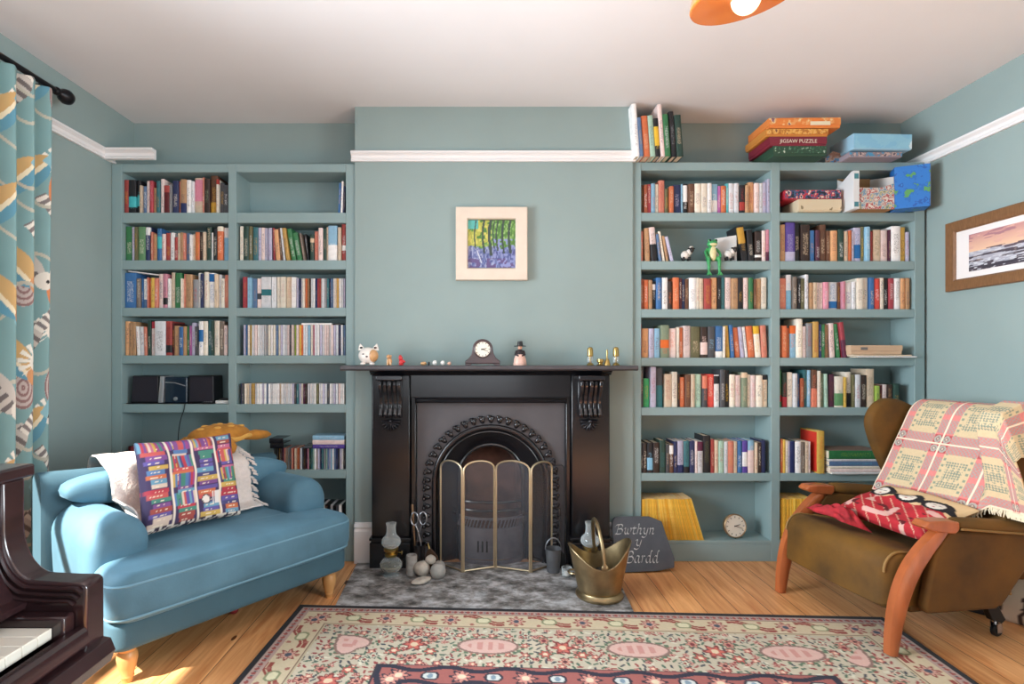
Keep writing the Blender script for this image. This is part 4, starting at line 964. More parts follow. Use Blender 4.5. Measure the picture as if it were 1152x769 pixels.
# back: outer frame and two plump rolls
bprof = [(.76, .14), (.775, .35), (.78, .56), (.765, .65), (.73, .685), (.69, .695), (.65, .68), (.635, .64), (.635, .14)]
MB().rings([[(x, y * k + .7 * (1 - k), z if z < .2 else z * (1 - .02 * (1 - k)) - x * .055 * (z > .5)) for y, z in bprof] for x, k in ((-.58, .92), (-.565, .985), (-.54, 1), (.49, 1), (.515, .985), (.53, .92))], M=None).build('back', m_velvet_shaded, sofa, angle=50)
for k, (zc, rz, yc) in enumerate(((.465, .08, .575), (.60, .08, .585))):
    MB().ell((-.03, yc, zc + .02 * k), .53, .075, rz, 36, 16, e=.75, e2=.35, M=R(math.radians(3), 'Y')).build('back_roll', m_velvet, sofa)
turned = [(.030, .135), (.034, .128), (.028, .118), (.034, .108), (.036, .09), (.031, .06), (.022, .03), (.024, .022), (.020, .014), (.018, 0)]
for x, y in ((-.465, .065), (.455, .065), (-.465, .67), (.455, .67)): MB().lathe(turned[::-1], 18, c=(x, y, 0)).build('leg', m_lwood, sofa)

# knitted cream throw over the back
m_knit = mat('cream_knitted_wool', 'ddd2cb', .95, var=(50, .06), bump=(95, 1.0), sheen=.2)
pathy = [(.805, .40), (.808, .52), (.805, .63), (.79, .695), (.745, .722), (.69, .728), (.64, .718), (.60, .705), (.55, .692), (.508, .665), (.490, .60), (.490, .54), (.482, .49), (.468, .462), (.42, .455), (.37, .453)]
pp = np.array(smooth(pathy, 4)); nx = 60
xs = np.linspace(-.37, .268, nx)
G = np.zeros((len(pp), nx, 3))
for i, (y, z) in enumerate(pp):
    tpos = i / len(pp)
    for j, x in enumerate(xs):
        wv = .006 * math.sin(x * 40 + tpos * 5) + .004 * math.sin(x * 17 - tpos * 14)
        edge = 1 if j > nx - 3 else 0
        q_ = abs(x + .435); zq = z
        if q_ < .125 and y < .70: zq = max(z, .478 + math.sqrt(max(0, .125 ** 2 - q_ ** 2)) + .004)     # lies over the arm
        G[i, j] = (x + .006 * math.sin(tpos * 9) + .006 * edge * math.sin(i * 2.1), y - abs(wv) * .6 - .006, zq + abs(wv) * .6 + .006 + (.012 - x * .055 if z > .5 and zq == z else 0))
thr = grid_mesh('knitted_throw', G, None, m_knit, thick=.008)
thr.location = SO; thr.rotation_euler = (0, 0, SR)
tag(thr, 'cream knitted throw draped over the back of the blue sofa', 'throw')
fr_ = MB()
for i in range(10, len(pp) - 2, 1):
    y, z = pp[i]
    for q in range(2):
        x = xs[-1] + .012 * math.sin(i * 2.1) + .01
        fr_.tube([(x, y - .004, z + .004 + q * .006), (x + .012, y - .012, z + .003 + q * .006 - .004), (x + .022, y - .016, z - .008 + q * .006)], [.0035, .003, .0015], 5)
fr_.build('fringe', m_knit, thr)

# printed cushion: shelves of books, a clock, white piping between the panels
def shelf_print(U, V):
    img = np.zeros(U.shape + (3,), np.float32); img[:] = C('43365a')
    cols = ['b8404e', 'c8704a', '64589c', '5a7fae', '7d4f8c', 'c9a85a', '4a8878', 'bf6a8c', 'd8c4b4', '484878', 'a04c46', '6a9ab4', '9a4a86', 'c25a58']
    colw = .25; ci = np.floor(U / colw); fu = U / colw - ci
    rowh = .052; ri = np.floor((V + .013 * h2(ci, ci, 4)) / rowh); fv = (V + .013 * h2(ci, ci, 4)) / rowh - ri
    pick = (h2(ci, ri, 3) * len(cols)).astype(int) % len(cols); lo = .04 + .22 * h2(ci, ri, 5); hi = .97 - .18 * h2(ci, ri, 6)
    for k, c in enumerate(cols): paint(img, (pick == k) & (fu > lo) & (fu < hi) & (fv > .05), c)
    paint(img, (fv > .4) & (fv < .6) & (fu > lo + .12) & (fu < hi - .2) & (h2(np.floor(U * 60), ri, 8) > .45), 'efe2c8')
    up = ((h2(ci, np.floor(V / .21), 11) > .62)); k2 = np.floor(U / .026); pick2 = (h2(k2, np.floor(V / .21), 12) * len(cols)).astype(int) % len(cols)
    vv = V / .21 - np.floor(V / .21)
    for k, c in enumerate(cols): paint(img, up & (vv > .12) & (vv < .8) & (pick2 == k) & ((U / .026 - k2) > .12), c)
    r = np.hypot(U - .60, (V - .25) * .9); paint(img, r < .052, '54484a'); paint(img, r < .04, 'e9e2da')
    paint(img, (U > .66) & (U < .74) & (V > .19) & (V < .33) & ((U * 50) % 1 > .3), 'e6e1dc')
    paint(img, V < .05, 'e5dccf'); paint(img, (V < .05) & (h2(np.floor(U * 45), np.floor(V * 60), 2) > .55), '3a2f40')
    for s in (.25, .5, .75): paint(img, np.abs(U - s) < .010, 'e8dccd')
    return img
def pillow(name, w, h, t, painter, m, nu=90, nv=90, crease=.0):
    """stuffed square cushion standing on its lower edge, front towards -y"""
    u = np.linspace(0, 1, nu); v = np.linspace(0, 1, nv); U, V = np.meshgrid(u, v)
    a = np.clip(1 - (2 * U - 1) ** 4, 0, 1) ** .5; b = np.clip(1 - (2 * V - 1) ** 4, 0, 1) ** .5
    th = t / 2 * (a * b) ** .8 * (1 + crease * (vnoise(U * 5, V * 5, 4) - .5))
    X = (U - .5) * w * (1 - .05 * (1 - (2 * V - 1) ** 2)); Z = h / 2 + (V - .5) * h * (1 - .05 * (1 - (2 * U - 1) ** 2))
    front = np.stack([X, -th, Z], -1); back = np.stack([X, th, Z], -1)[:, ::-1]
    pts = np.concatenate([front, back], 1); cf = painter(U, V); cols = np.concatenate([cf, cf[:, ::-1]], 1)
    return grid_mesh(name, pts, cols, m)
m_print = amat('printed_cotton', .85, bump=(220, .15))
cu = pillow('printed_cushion', .425, .40, .14, shelf_print, m_print, crease=.5)
cu.matrix_world = T(*SW(-.105, .302, .458)) @ R(SR - .05, 'Z') @ R(math.radians(-15), 'X')
tag(cu, 'cushion printed with colourful shelves of books, leaning on the sofa throw', 'cushion')
# turtle soft toy lying on the top of the sofa back
m_plush = mat('mustard_plush', 'b3792f', .95, var=(26, .18), bump=(120, .6), sheen=.3); m_plush2 = mat('pale_plush_spot', 'd6a250', .95, bump=(120, .5), sheen=.3)
tu = thing('turtle_toy', 'mustard plush turtle lying on top of the sofa back', 'soft toy', SW(.21, .685, .757), SR)
mb = MB().ell((0, 0, .045), .165, .10, .058, 28, 14); mb.v = [(x, y, max(z, .0)) for x, y, z in mb.v]; mb.build('shell', m_plush, tu)
spt = MB()
for x, y in ((0, 0), (.07, .02), (-.07, .02), (.035, -.05), (-.04, -.055), (.11, -.02), (-.11, -.02), (0, .05)):
    z = .045 + .056 * math.sqrt(max(0, 1 - (x / .165) ** 2 - (y / .1) ** 2)); spt.ell((x, y, z), .02, .015, .008, 12, 6)
spt.build('shell_spots', m_plush2, tu)
MB().tube([(.17 * math.cos(2 * PI * i / 32), .105 * math.sin(2 * PI * i / 32), .03 + .006 * math.sin(6 * PI * i / 16)) for i in range(33)], .012, 8, False).build('shell_edge', m_plush2, tu)
MB().tube([(-.02, -.095, .032), (-.025, -.135, .022), (-.03, -.165, -.008), (-.032, -.178, -.03)], [.02, .027, .034, .02], 12).build('head', m_plush, tu)
for pts_, rr in (([(.12, -.04, .03), (.19, -.035, .028), (.26, -.02, .022), (.30, .0, .015)], [.022, .03, .022, .008]), ([(-.13, -.03, .03), (-.19, -.02, .022), (-.235, .0, .012)], [.02, .026, .01]),
                 ([(.09, .07, .03), (.13, .10, .022), (.16, .115, .012)], [.018, .02, .008]), ([(-.10, .06, .03), (-.14, .09, .022), (-.17, .10, .012)], [.018, .02, .008])):
    MB().tube(pts_, rr, 10).build('flipper', m_plush, tu)
# ------------------------------------------------------------------ piano end in the corner of the view
m_piano = mat('dark_mahogany', '2a1a1c', .25, var=(7, .3), stretch=(1, 1, 6), coat=.4)
m_ivory = mat('ivory_key', 'd9d3c6', .3)
m_ebony = mat('ebony_key', '17151a', .3)
PO = Vector((-.95, -2.14, 0))
pn = thing('piano', 'dark mahogany upright piano seen from its treble end, ivory keys showing', 'piano', PO)
def pp_(name, mb, m=m_piano, **k):
    o = mb.build(name, m, pn, **k); o.location = -PO; return o
ya, yb_ = -2.171, -2.115
curve = [(-.987, .958), (-.987, .86)] + [(-.987 + .068 * (1 - math.cos(math.radians(a))), .86 - .105 * math.sin(math.radians(a))) for a in range(10, 91, 10)] + [(-.86, .752), (-.826, .752), (-.816, .744)]
prof = [(-1.42, 0), (-1.0, 0), (-.99, .10), (-1.02, .14), (-1.02, .56), (-.95, .60), (-.816, .61)] + curve[::-1] + [(-1.42, .958)]
pp_('end_panel', MB().prism(prof, ya, yb_, 'y'), bevel=.006)
for off in (.012, .026, .04):
    pp_('moulding', MB().tube([(x - off * .6, ya - .002, z - off * .9) for x, z in curve[1:]], .0045, 6))
pp_('upper_case', MB().box(-1.42, -.99, -3.4, ya, .60, .945).box(-1.44, -.975, -3.4, yb_ + .012, .958, .985), bevel=.005)
pp_('lower_case', MB().box(-1.42, -1.03, -3.4, ya, .03, .58), bevel=.004)
pp_('key_bed', MB().box(-1.0, -.826, -3.4, ya, .575, .625), bevel=.004)
pp_('keyslip', MB().prism([(-.835, .625), (-.812, .625), (-.808, .635), (-.812, .655), (-.82, .662), (-.835, .662)], -3.4, ya, 'y'), bevel=.001)
pp_('front_rail', MB().prism([(-.826, .56), (-.80, .565), (-.79, .59), (-.80, .615), (-.826, .62)], -3.4, yb_ - .004, 'y'), bevel=.001)
pp_('key_block', MB().box(-.985, -.838, ya - .032, ya, .625, .695), bevel=.005)
pp_('fallboard', MB().prism([(-.99, .66), (-.965, .69), (-.94, .70), (-.935, .715), (-.96, .72), (-.99, .78)], -3.4, ya, 'y'), bevel=.001)
pitch = .0355
for i in range(12):
    y1 = ya - .033 - i * pitch; y0 = y1 - pitch + .0009
    pp_('white_key', MB().box(-1.0, -.86, y0, y1, .654, .676), m_ivory, bevel=.0015)
for i in (0, 1, 3, 4, 5, 7, 8, 10):
    y = ya - .033 - (i + 1) * pitch
    pp_('black_key', MB().prism([(-1.0, .676), (-.945, .676), (-.952, .688), (-1.0, .688)], y - .008, y + .008, 'y'), m_ebony, bevel=.001)

# ------------------------------------------------------------------ curtain and its pole
m_pole = mat('black_pole_metal', '1d1c1f', .4, metal=.6)
RX, RZ2 = -2.13, 2.545
pole = thing('curtain_pole', 'black curtain pole with a round finial above the window', 'curtain pole', (RX, -1.6, RZ2))
MB().tube([(0, -1.3, 0), (0, 1.03, 0)], .014, 12).build('rod', m_pole, pole)
fin = MB().lathe([(0, 0), (.014, 0), (.02, .008), (.02, .02), (.012, .03), (.02, .04), (.033, .055), (.038, .075), (.033, .096), (.018, .11), (0, .114)], 18, M=T(0, 1.03, 0) @ R(-PI / 2, 'X'))
fin.build('finial', m_pole, pole)
MB().tube([(-.10, .985, 0), (0, .985, 0)], .008, 8).lathe([(0, 0), (.03, 0), (.03, .008), (0, .01)], 16, M=T(-.104, .985, 0) @ R(PI / 2, 'Y')).build('bracket', m_pole, pole)

def bird_print(S, Zc):
    """teal cloth printed with crested birds, leaves and branches"""
    img = np.zeros(S.shape + (3,), np.float32); img[:] = C('7a9c9c')
    img *= (1 + .06 * (vnoise(S * 30, Zc * 30, 1)[..., None] - .5))
    cw, ch = .30, .27
    for layer in range(2):
        ci = np.floor(S / cw + .5 * layer); rj = np.floor(Zc / ch + .5 * (ci % 2) + .37 * layer)
        for du in (0,):
            cx = (ci + .5 - .5 * layer) * cw; cz = (rj + .5 - .5 * (ci % 2) - .37 * layer) * ch
            hv = h2(ci, rj, 31 + layer); fl = np.where(h2(ci, rj, 41) > .5, 1., -1.)
            x = (S - cx - .03 * (hv - .5)) * fl; z = Zc - cz - .03 * (h2(ci, rj, 43) - .5)
            br = np.abs(z + .065 + .25 * x + .02 * np.sin(x * 40)) < .0055; paint(img, br, 'b9b3a2')
            a = -.9; bx, bz = x * math.cos(a) - z * math.sin(a), x * math.sin(a) + z * math.cos(a)
            body = (bx / .085) ** 2 + (bz / .040) ** 2 < 1
            grey, gold = body & (hv < .66), body & (hv >= .66)
            paint(img, grey, 'c3bab0'); paint(img, grey & (np.sin(bx * 210) > .1) & (bz < .012), '6e6664'); paint(img, gold, 'c9a26c'); paint(img, gold & (bz < -.008), '5f93a6'); paint(img, gold & (np.abs(bz + .006) < .006), 'e8d8b8')
            tail = (np.abs(bz + .01) < .016) & (bx > .06) & (bx < .15); paint(img, tail & (hv < .66), 'e0d8cc'); paint(img, tail & (hv < .66) & (np.sin(bx * 260) > 0), '7b7270'); paint(img, tail & (hv >= .66), '86b0b8')
            hx, hz = bx + .085, bz - .012; head = np.hypot(hx, hz) < .028
            paint(img, head & (hv < .66), 'ddd5c8'); paint(img, head & (hv >= .66), 'c98f62')
            an = np.arctan2(hz, -hx); rr = np.hypot(hx, hz); crest = (rr > .024) & (rr < .062) & (an > .2) & (an < 2.2) & (np.sin(an * 14) > -.2); paint(img, crest & (hv < .66), 'e6dfd2')
            paint(img, np.hypot(hx + .006, hz - .004) < .006, '33302f')
    cw = .22; ci, rj = np.floor(S / cw + .31), np.floor(Zc / .31 + .2); x = S - (ci - .31 + .5) * cw; z = Zc - (rj - .2 + .5) * .31
    tv = h2(ci, rj, 51); rr = np.hypot(x / .045, z / .065); plain = np.abs(img - C('7a9c9c')).sum(-1) < .12
    leaf = plain & (rr < 1) & (tv > .3); paint(img, leaf & (tv < .75), 'b9a9a2'); paint(img, leaf & (np.sin(rr * 22) > .2), '8a6a68'); paint(img, leaf & (tv >= .75), 'cf8052'); paint(img, leaf & (tv >= .75) & (np.abs(x) < .004), 'e9d3b0')
    return img
m_curt = amat('printed_curtain_cloth', .9, bump=(240, .15))
ns, nz = 340, 520
s_ = np.linspace(0, 1, ns); z_ = np.linspace(0, 1, nz); Sg, Zg = np.meshgrid(s_, z_)
ytop0, ytop1 = -1.06, -.575
Zw = .05 + Zg * 2.475
narrow = .96 - .10 * np.sin(np.clip((1 - Zg) * 1.3, 0, 1) * PI / 2 * 1.2)
Yc = ytop0 + (ytop1 - ytop0) * (Sg - .0) * narrow
ph = Sg * 2 * PI * 4.5 + .5 * np.sin(Zg * 3)
amp = .042 * (.55 + .6 * (1 - Zg) ** .5)
Xc = RX + .005 + amp * np.sin(ph) + .006 * np.sin(ph * 2 + Zg * 7)
Xc = np.minimum(Xc, -2.04 + .01 * np.sin(Zg * 9))
ptsC = np.stack([Xc, Yc, Zw], -1)
cur = grid_mesh('curtain', ptsC, bird_print(Sg * .72, Zw * .66), m_curt, thick=.003)
tag(cur, 'teal curtain printed with crested birds, hanging beside the piano', 'curtain')

# ------------------------------------------------------------------ brown velvet armchair
m_brown = mat('brown_velvet', '61410a', .8, var=(6, .4), bump=(120, .1), sheen=.08)
m_brownd = mat('brown_velvet_shell', '5c3c0a', .85, var=(5, .4), bump=(120, .1), sheen=.06)
m_teak = mat('teak', 'a85c33', .35, var=(9, .2), stretch=(2, 2, .5), coat=.2)
m_bpipe = mat('tan_piping', '8a6a38', .7)
AO = Vector((1.625, -.747, 0)); AR = math.radians(-81.1)
ax_, ay_ = Vector((math.cos(AR), math.sin(AR), 0)), Vector((-math.sin(AR), math.cos(AR), 0))
def AW(x, y, z): return AO + ax_ * x + ay_ * y + Vector((0, 0, z))
arm = thing('armchair', 'brown velvet wing armchair with curved teak arms and legs', 'armchair', AO, AR)
LEGC = smooth([(-.035, .0), (-.02, .12), (.008, .24), (.055, .345), (.12, .43), (.185, .495), (.215, .53)], 5)
for s in (-1, 1):
    xc = s * .325; mb = MB(); rs = []
    for i, q in enumerate(LEGC):
        q0, q1 = LEGC[max(i - 1, 0)], LEGC[min(i + 1, len(LEGC) - 1)]; d = np.array(q1) - np.array(q0); d = d / np.linalg.norm(d); nrm = np.array((-d[1], d[0]))
        f = i / (len(LEGC) - 1); hw = .019 + .016 * math.sin(PI * min(1, f * 1.15)) + (.004 if f > .9 else 0); hx = .021 + .004 * f
        q = np.array((q[0], .0195 + q[1] * (1 - .0195 / .53))) if s > 0 else q    # this leg stands on the rug
        a, b = q + nrm * hw, q - nrm * hw
        e = .006
        rs.append([(xc - hx, *(a * .8 + b * .2)), (xc - hx + e, *a), (xc + hx - e, *a), (xc + hx, *(a * .8 + b * .2)), (xc + hx, *(a * .2 + b * .8)), (xc + hx - e, *b), (xc - hx + e, *b), (xc - hx, *(a * .2 + b * .8))])
    mb.rings([r[::-1] for r in rs])
    lg = mb.build('front_leg', m_teak, arm, angle=50)
    pad = [(.09, .535), (.11, .522), (.17, .508), (.235, .50), (.255, .515), (.255, .548), (.19, .556), (.11, .556)]
    MB().prism(pad, xc - .033, xc + .033, 'x').build('arm_end', m_teak, lg, bevel=.006)
    ar = MB().rings([[(xc + hx * math.cos(2 * PI * j / 16), y, z + hz * math.sin(2 * PI * j / 16)) for j in range(16)][::-1] for y, z, hx, hz in ((.255, .532, .03, .02), (.27, .533, .036, .026), (.4, .52, .038, .03), (.58, .50, .038, .03), (.66, .49, .03, .024))]).build('arm_pad', m_brown, arm)
    MB().tube([(xc - s * -.036, y, z) for y, z in ((.26, .52), (.4, .505), (.58, .485), (.66, .478))], .005, 6).build('piping', m_bpipe, ar)
    sp_ = [(.10, .20), (.15, .42), (.20, .49), (.22, .515), (.66, .48), (.63, .37), (.49, .20), (.45, .175), (.12, .175)]
    MB().prism(sp_, xc - .022, xc + .022, 'x').build('side_panel', m_brownd, arm, bevel=.015, bseg=3)
# seat cushion: waterfall front, slanting back
seatp = [(-.045, .20)] + arc(.01, .23, .055, 200, 270, 4) + [(.2, .175), (.56, .15), (.60, .2), (.585, .33), (.40, .365), (.2, .395)] + arc(.035, .345, .075, 75, 185, 8)
rs = []
for x, k in ((-.298, .86), (-.285, .95), (-.26, 1), (0, 1.02), (.26, 1), (.285, .95), (.298, .86)): rs.append([(x, .28 + (y - .28) * k, .28 + (z - .28) * k) for y, z in seatp])
st = MB().rings(rs).build('seat', m_brown, arm, angle=60)
for s in (-1, 1): MB().tube([(s * .287, .28 + (y - .28) * .965, .28 + (z - .28) * .965) for y, z in seatp[8:]], .0055, 6).build('piping', m_bpipe, st)
MB().box(-.30, .30, .08, .50, .165, .2).build('seat_rail', m_brownd, arm, bevel=.01)
# reclined back with wings
bp = [(.545, .30), (.50, .38), (.545, .55), (.62, .72), (.70, .88), (.745, .955), (.80, .975), (.85, .95), (.86, .90), (.78, .65), (.70, .40), (.66, .25)]
rs = []
for x, k in ((-.30, .9), (-.285, .97), (-.25, 1), (0, 1.0), (.25, 1), (.285, .97), (.30, .9)): rs.append([(x, .68 + (y - .68) * k, .64 + (z - .64) * k) for y, z in bp])
MB().rings([r[::-1] for r in rs]).build('back', m_brown, arm, angle=60)
wing = smooth([(.60, .56), (.545, .66), (.49, .78), (.465, .88), (.50, .96), (.565, 1.0), (.65, .995), (.73, .965), (.79, .93), (.76, .80), (.70, .66), (.62, .545)], 4)
for s in (-1, 1):
    wp = [tuple(q) for q in wing]; cy = sum(q[0] for q in wp) / len(wp); cz = sum(q[1] for q in wp) / len(wp); rs = []
    for dx, k in ((-.03, .86), (-.022, .96), (-.008, 1), (.008, 1), (.022, .96), (.03, .86)): rs.append([(s * (.318 + .0) + dx, cy + (y - cy) * k, cz + (z - cz) * k) for y, z in wp])
    MB().rings([r[::-1] for r in rs]).build('wing', m_brown, arm, angle=60)
m_blackm = mat('black_metal', '1b1b1d', .4, metal=.5)
for s in (-1, 1):
    rl = MB().prism([(.50, .17), (.56, .17), (.62, .075), (.60, .06), (.55, .075)], s * .235 - .014, s * .235 + .014, 'x').build('rear_leg', m_blackm, arm, bevel=.004)
    cs = MB().lathe([(0, -.011), (.02, -.011), (.026, -.006), (.026, .006), (.02, .011), (0, .011)], 18, M=T(s * .235, .585, .0265) @ R(PI / 2, 'Y'))
    cs.build('castor', m_blackm, rl)
    MB().tube([(s * .235, .585, .03), (s * .235, .585, .075)], .008, 8).box(s * .235 - .016, s * .235 - .0125, .572, .598, .02, .062).box(s * .235 + .0125, s * .235 + .016, .572, .598, .02, .062).build('castor_fork', mat('castor_chrome', '9a9a9e', .25, metal=1.) if s < 0 else MATS['castor_chrome'], rl)

# welsh tapestry blanket over the back
def tapestry(U, V):
    """U across, V down, in metres"""
    img = np.zeros(U.shape + (3,), np.float32); img[:] = C('d3bd97')
    P_ = .235; Q_ = .295
    uu = (U + .045) % P_; vv = (V + .045) % Q_
    su, sv = uu < .088, vv < .098           # pink bands
    both, band = su & sv, su ^ sv
    paint(img, band, 'cc837c'); paint(img, both, 'c65f5d')
    paint(img, band & (((np.floor(U / .009) + np.floor(V / .009)) % 2) == 0), 'aa9c96')
    paint(img, band & ~sv & (np.abs(((V) % .098) - .049) < .013) & (uu < .088), 'dd8580')
    paint(img, su & ~sv & (np.abs(uu - .044) < .0042), 'eddcc2'); paint(img, sv & ~su & (np.abs(vv - .049) < .0042), 'eddcc2')
    # four dark-cornered medallions where the bands cross
    mu, mv = (uu % .044) - .022, (vv % .049) - .0245
    r = np.abs(mu) + np.abs(mv); paint(img, both & (np.maximum(np.abs(mu), np.abs(mv)) < .019), 'b04a50'); paint(img, both & (np.maximum(np.abs(mu), np.abs(mv)) < .019) & (r < .025), 'a9a79c'); paint(img, both & (r < .012), '8d6a68'); paint(img, both & (r < .006), 'd8cdb8')
    paint(img, both & (np.abs(uu - .044) < .0035), 'eddcc2'); paint(img, both & (np.abs(vv - .049) < .0035), 'eddcc2')
    # sage lattice in the cream squares
    sq = ~su & ~sv; cu_, cv_ = uu - .0885 - (P_ - .0885) / 2, vv - .0985 - (Q_ - .0985) / 2
    d = .026; a = ((U + V) % d) - d / 2; b = ((U - V) % d) - d / 2
    inn = (np.abs(cu_) < .052) & (np.abs(cv_) < .066) & (np.abs(np.abs(cv_) - .03) > .005 + .004 * np.sin(cu_ * 240)); inn &= ~((np.abs(cu_) > .04) & (np.abs(np.abs(cv_) - .048) > .017))
    paint(img, sq & inn & ((np.floor((U + V) / .0125) + np.floor((U - V) / .0125)) % 2 == 0), '7d8a7c')
    paint(img, sq & (np.abs(np.abs(cu_) - .062) < .006) & (np.abs(((V) % .03) - .015) < .006), '87937f')
    return img * (1 + .1 * (vnoise(U * 220, V * 220, 7)[..., None] - .5))
bpth = [(.905, .62), (.908, .80), (.90, .93), (.868, .985), (.80, .995), (.745, .985), (.70, .945), (.655, .86), (.60, .755), (.55, .655), (.505, .58), (.482, .535)]
bb = np.array(smooth(bpth, 6)); L_ = np.concatenate([[0], np.cumsum(np.hypot(*np.diff(bb, axis=0).T))])
Ln = np.linspace(0, L_[-1], 260); by, bz = np.interp(Ln, L_, bb[:, 0]), np.interp(Ln, L_, bb[:, 1])
xu = np.linspace(-.268, .60, 290)
Gx, Gi = np.meshgrid(xu, np.arange(260)); dn = Ln[-1] - Ln
Y_ = by[Gi] - .016 - .012 * np.abs(np.sin(Gx * 8 + 1)) * np.clip(1 - dn[Gi] / .5, 0, 1); Zz = bz[Gi] + .008 * np.sin(Gx * 9) * np.clip(1 - dn[Gi] / .4, 0, 1)
kw = np.clip((Gx - .235) / .05, 0, 1); kw = kw * kw * (3 - 2 * kw)      # climbs over the wing nearer the camera
wz = np.interp(Zz, [.50, .55, .66, .78, .90, .975, 1.02, 1.06], [.60, .585, .545, .49, .462, .485, .55, .62]) - .045
facing = np.clip((dn[Gi] < Ln[-1] * .60).astype(float), 0, 1)
Zl = np.interp(dn[Gi], [0, .40, .47, .56, Ln[-1]], [.535, .93, .985, 1.0, .70]); Yl = np.interp(Zl, [.50, .55, .66, .78, .90, .975, 1.02], [.56, .545, .505, .452, .42, .425, .44])
Yl = np.interp(dn[Gi], [0, .40, .47, .56, .80, Ln[-1]], [.50, .425, .45, .56, .90, .95])
Zl = np.interp(dn[Gi], [0, .40, .47, .56, .80, Ln[-1]], [.582, .93, .985, 1.03, 1.0, .70])
Y_ = Y_ * (1 - kw) + Yl * kw; Zz = Zz * (1 - kw) + Zl * kw
over = np.clip(Gx - .36, 0, 1); Zz = Zz - over * 1.0 * np.clip(dn[Gi] / .6, 0, 1) ** 1.5; Xx = np.where(Gx > .36, .36 + over * .30, Gx)
Xx = Xx - .0 * np.clip(1 - dn[Gi] / .45, 0, 1) * np.where(Gx < 0, 1, -.3)
m_tap = amat('woven_tapestry', .95, bump=(260, .3), sheen=.1)
tp = grid_mesh('tapestry_blanket', np.stack([Xx, Y_, Zz], -1), tapestry(Gx + .5, dn[Gi]), m_tap, thick=.008)
tp.location = AO; tp.rotation_euler = (0, 0, AR)
tag(tp, 'pink, cream and sage tapestry blanket draped over the armchair back', 'blanket')
frg = MB()
for i in range(100):
    x = xu[0] + .02 + (xu[-1] - xu[0] - .04) * i / 99; j = int((x - xu[0]) / (xu[-1] - xu[0]) * 289)
    q = (Xx[-1, j], Y_[-1, j], Zz[-1, j]); frg.tube([q, (q[0] + .003 * math.sin(i), q[1] - .006, q[2] - .014), (q[0] + .006 * math.sin(i * 1.7), q[1] - .004, q[2] - .03)], [.004, .0035, .002], 5)
frg.build('fringe', mat('cream_fringe', 'dcd3b8', .95), tp)

# cushion with printed figures half under the blanket
def figures(U, V):
    img = np.zeros(U.shape + (3,), np.float32); img[:] = C('d9b98c')
    paint(img, V < .56 + .05 * np.sin(U * 17), 'b0222c'); paint(img, (V < .58) & (vnoise(U * 9, V * 9, 3) > .68), 'd9a9a0'); paint(img, (V < .5) & (np.abs(np.sin(U * 24 + V * 19)) < .12), 'd8b79a'); paint(img, (V < .35) & (vnoise(U * 14, V * 14, 5) > .78), '5a1218')
    for cx, cz in ((.2, .66), (.52, .66), (.82, .66)):
        r = np.hypot((U - cx) / .15, (V - cz) / .15); paint(img, (r < 1) & (V > .5), '17151a'); paint(img, np.hypot((U - cx - .12) / .1, (V - cz + .03) / .05) < 1, '17151a')
        f = np.hypot((U - cx + .01) / .085, (V - cz + .01) / .10) < 1; paint(img, f, 'e6dcd0')
        for ex in (-.035, .02): paint(img, np.hypot((U - cx - ex) / .02, (V - cz - .012) / .009) < 1, '24202a')
        paint(img, np.hypot((U - cx + .008) / .016, (V - cz + .05) / .009) < 1, 'a8323a')
    return img
cc = pillow('figure_cushion', .46, .30, .09, figures, MATS['printed_cotton'], crease=.6)
cc.matrix_world = T(*AW(.05, .165, .462)) @ R(AR, 'Z') @ R(math.radians(-70), 'X')
tag(cc, 'red and cream cushion printed with dark-haired faces on the brown armchair', 'cushion')
m_redc = mat('red_patterned_cloth', 'a8242c', .85, var=(22, .5, '7a1a22'), bump=(60, .4))
nn_ = 46; a_, b_2 = np.meshgrid(np.linspace(-1, 1, nn_), np.linspace(-1, 1, nn_))
hh_ = .055 * np.clip(1 - a_ ** 2, 0, 1) ** .6 * np.clip(1 - b_2 ** 2, 0, 1) ** .6 * (.6 + .9 * vnoise(a_ * 3 + 5, b_2 * 3 + 5, 2))
cl_ = grid_mesh('red_cloth', np.stack([a_ * .13 - .10 + .02 * b_2, .10 + b_2 * .055 + .01 * np.sin(a_ * 5), .436 - .02 * b_2 + hh_], -1), None, m_redc, thick=.004)
cl_.location = AO; cl_.rotation_euler = (0, 0, AR)
tag(cl_, 'crumpled red patterned cloth lying on the armchair seat', 'cloth')
# patterned cushion on the floor at the chair's far side
def blotch(U, V):
    img = np.zeros(U.shape + (3,), np.float32); img[:] = C('cbbfae'); n = vnoise(U * 6, V * 6, 9) + .4 * vnoise(U * 17, V * 17, 3)
    paint(img, n > .74, '3a2a26'); paint(img, n > .95, '1f1818'); return img
fc = pillow('floor_cushion', .5, .42, .16, blotch, MATS['printed_cotton'], 60, 60)
fc.matrix_world = T(2.45, -.84, .012) @ R(AR + .5, 'Z') @ R(math.radians(-52), 'X')
tag(fc, 'cream cushion with dark brown marks on the floor behind the armchair', 'cushion')
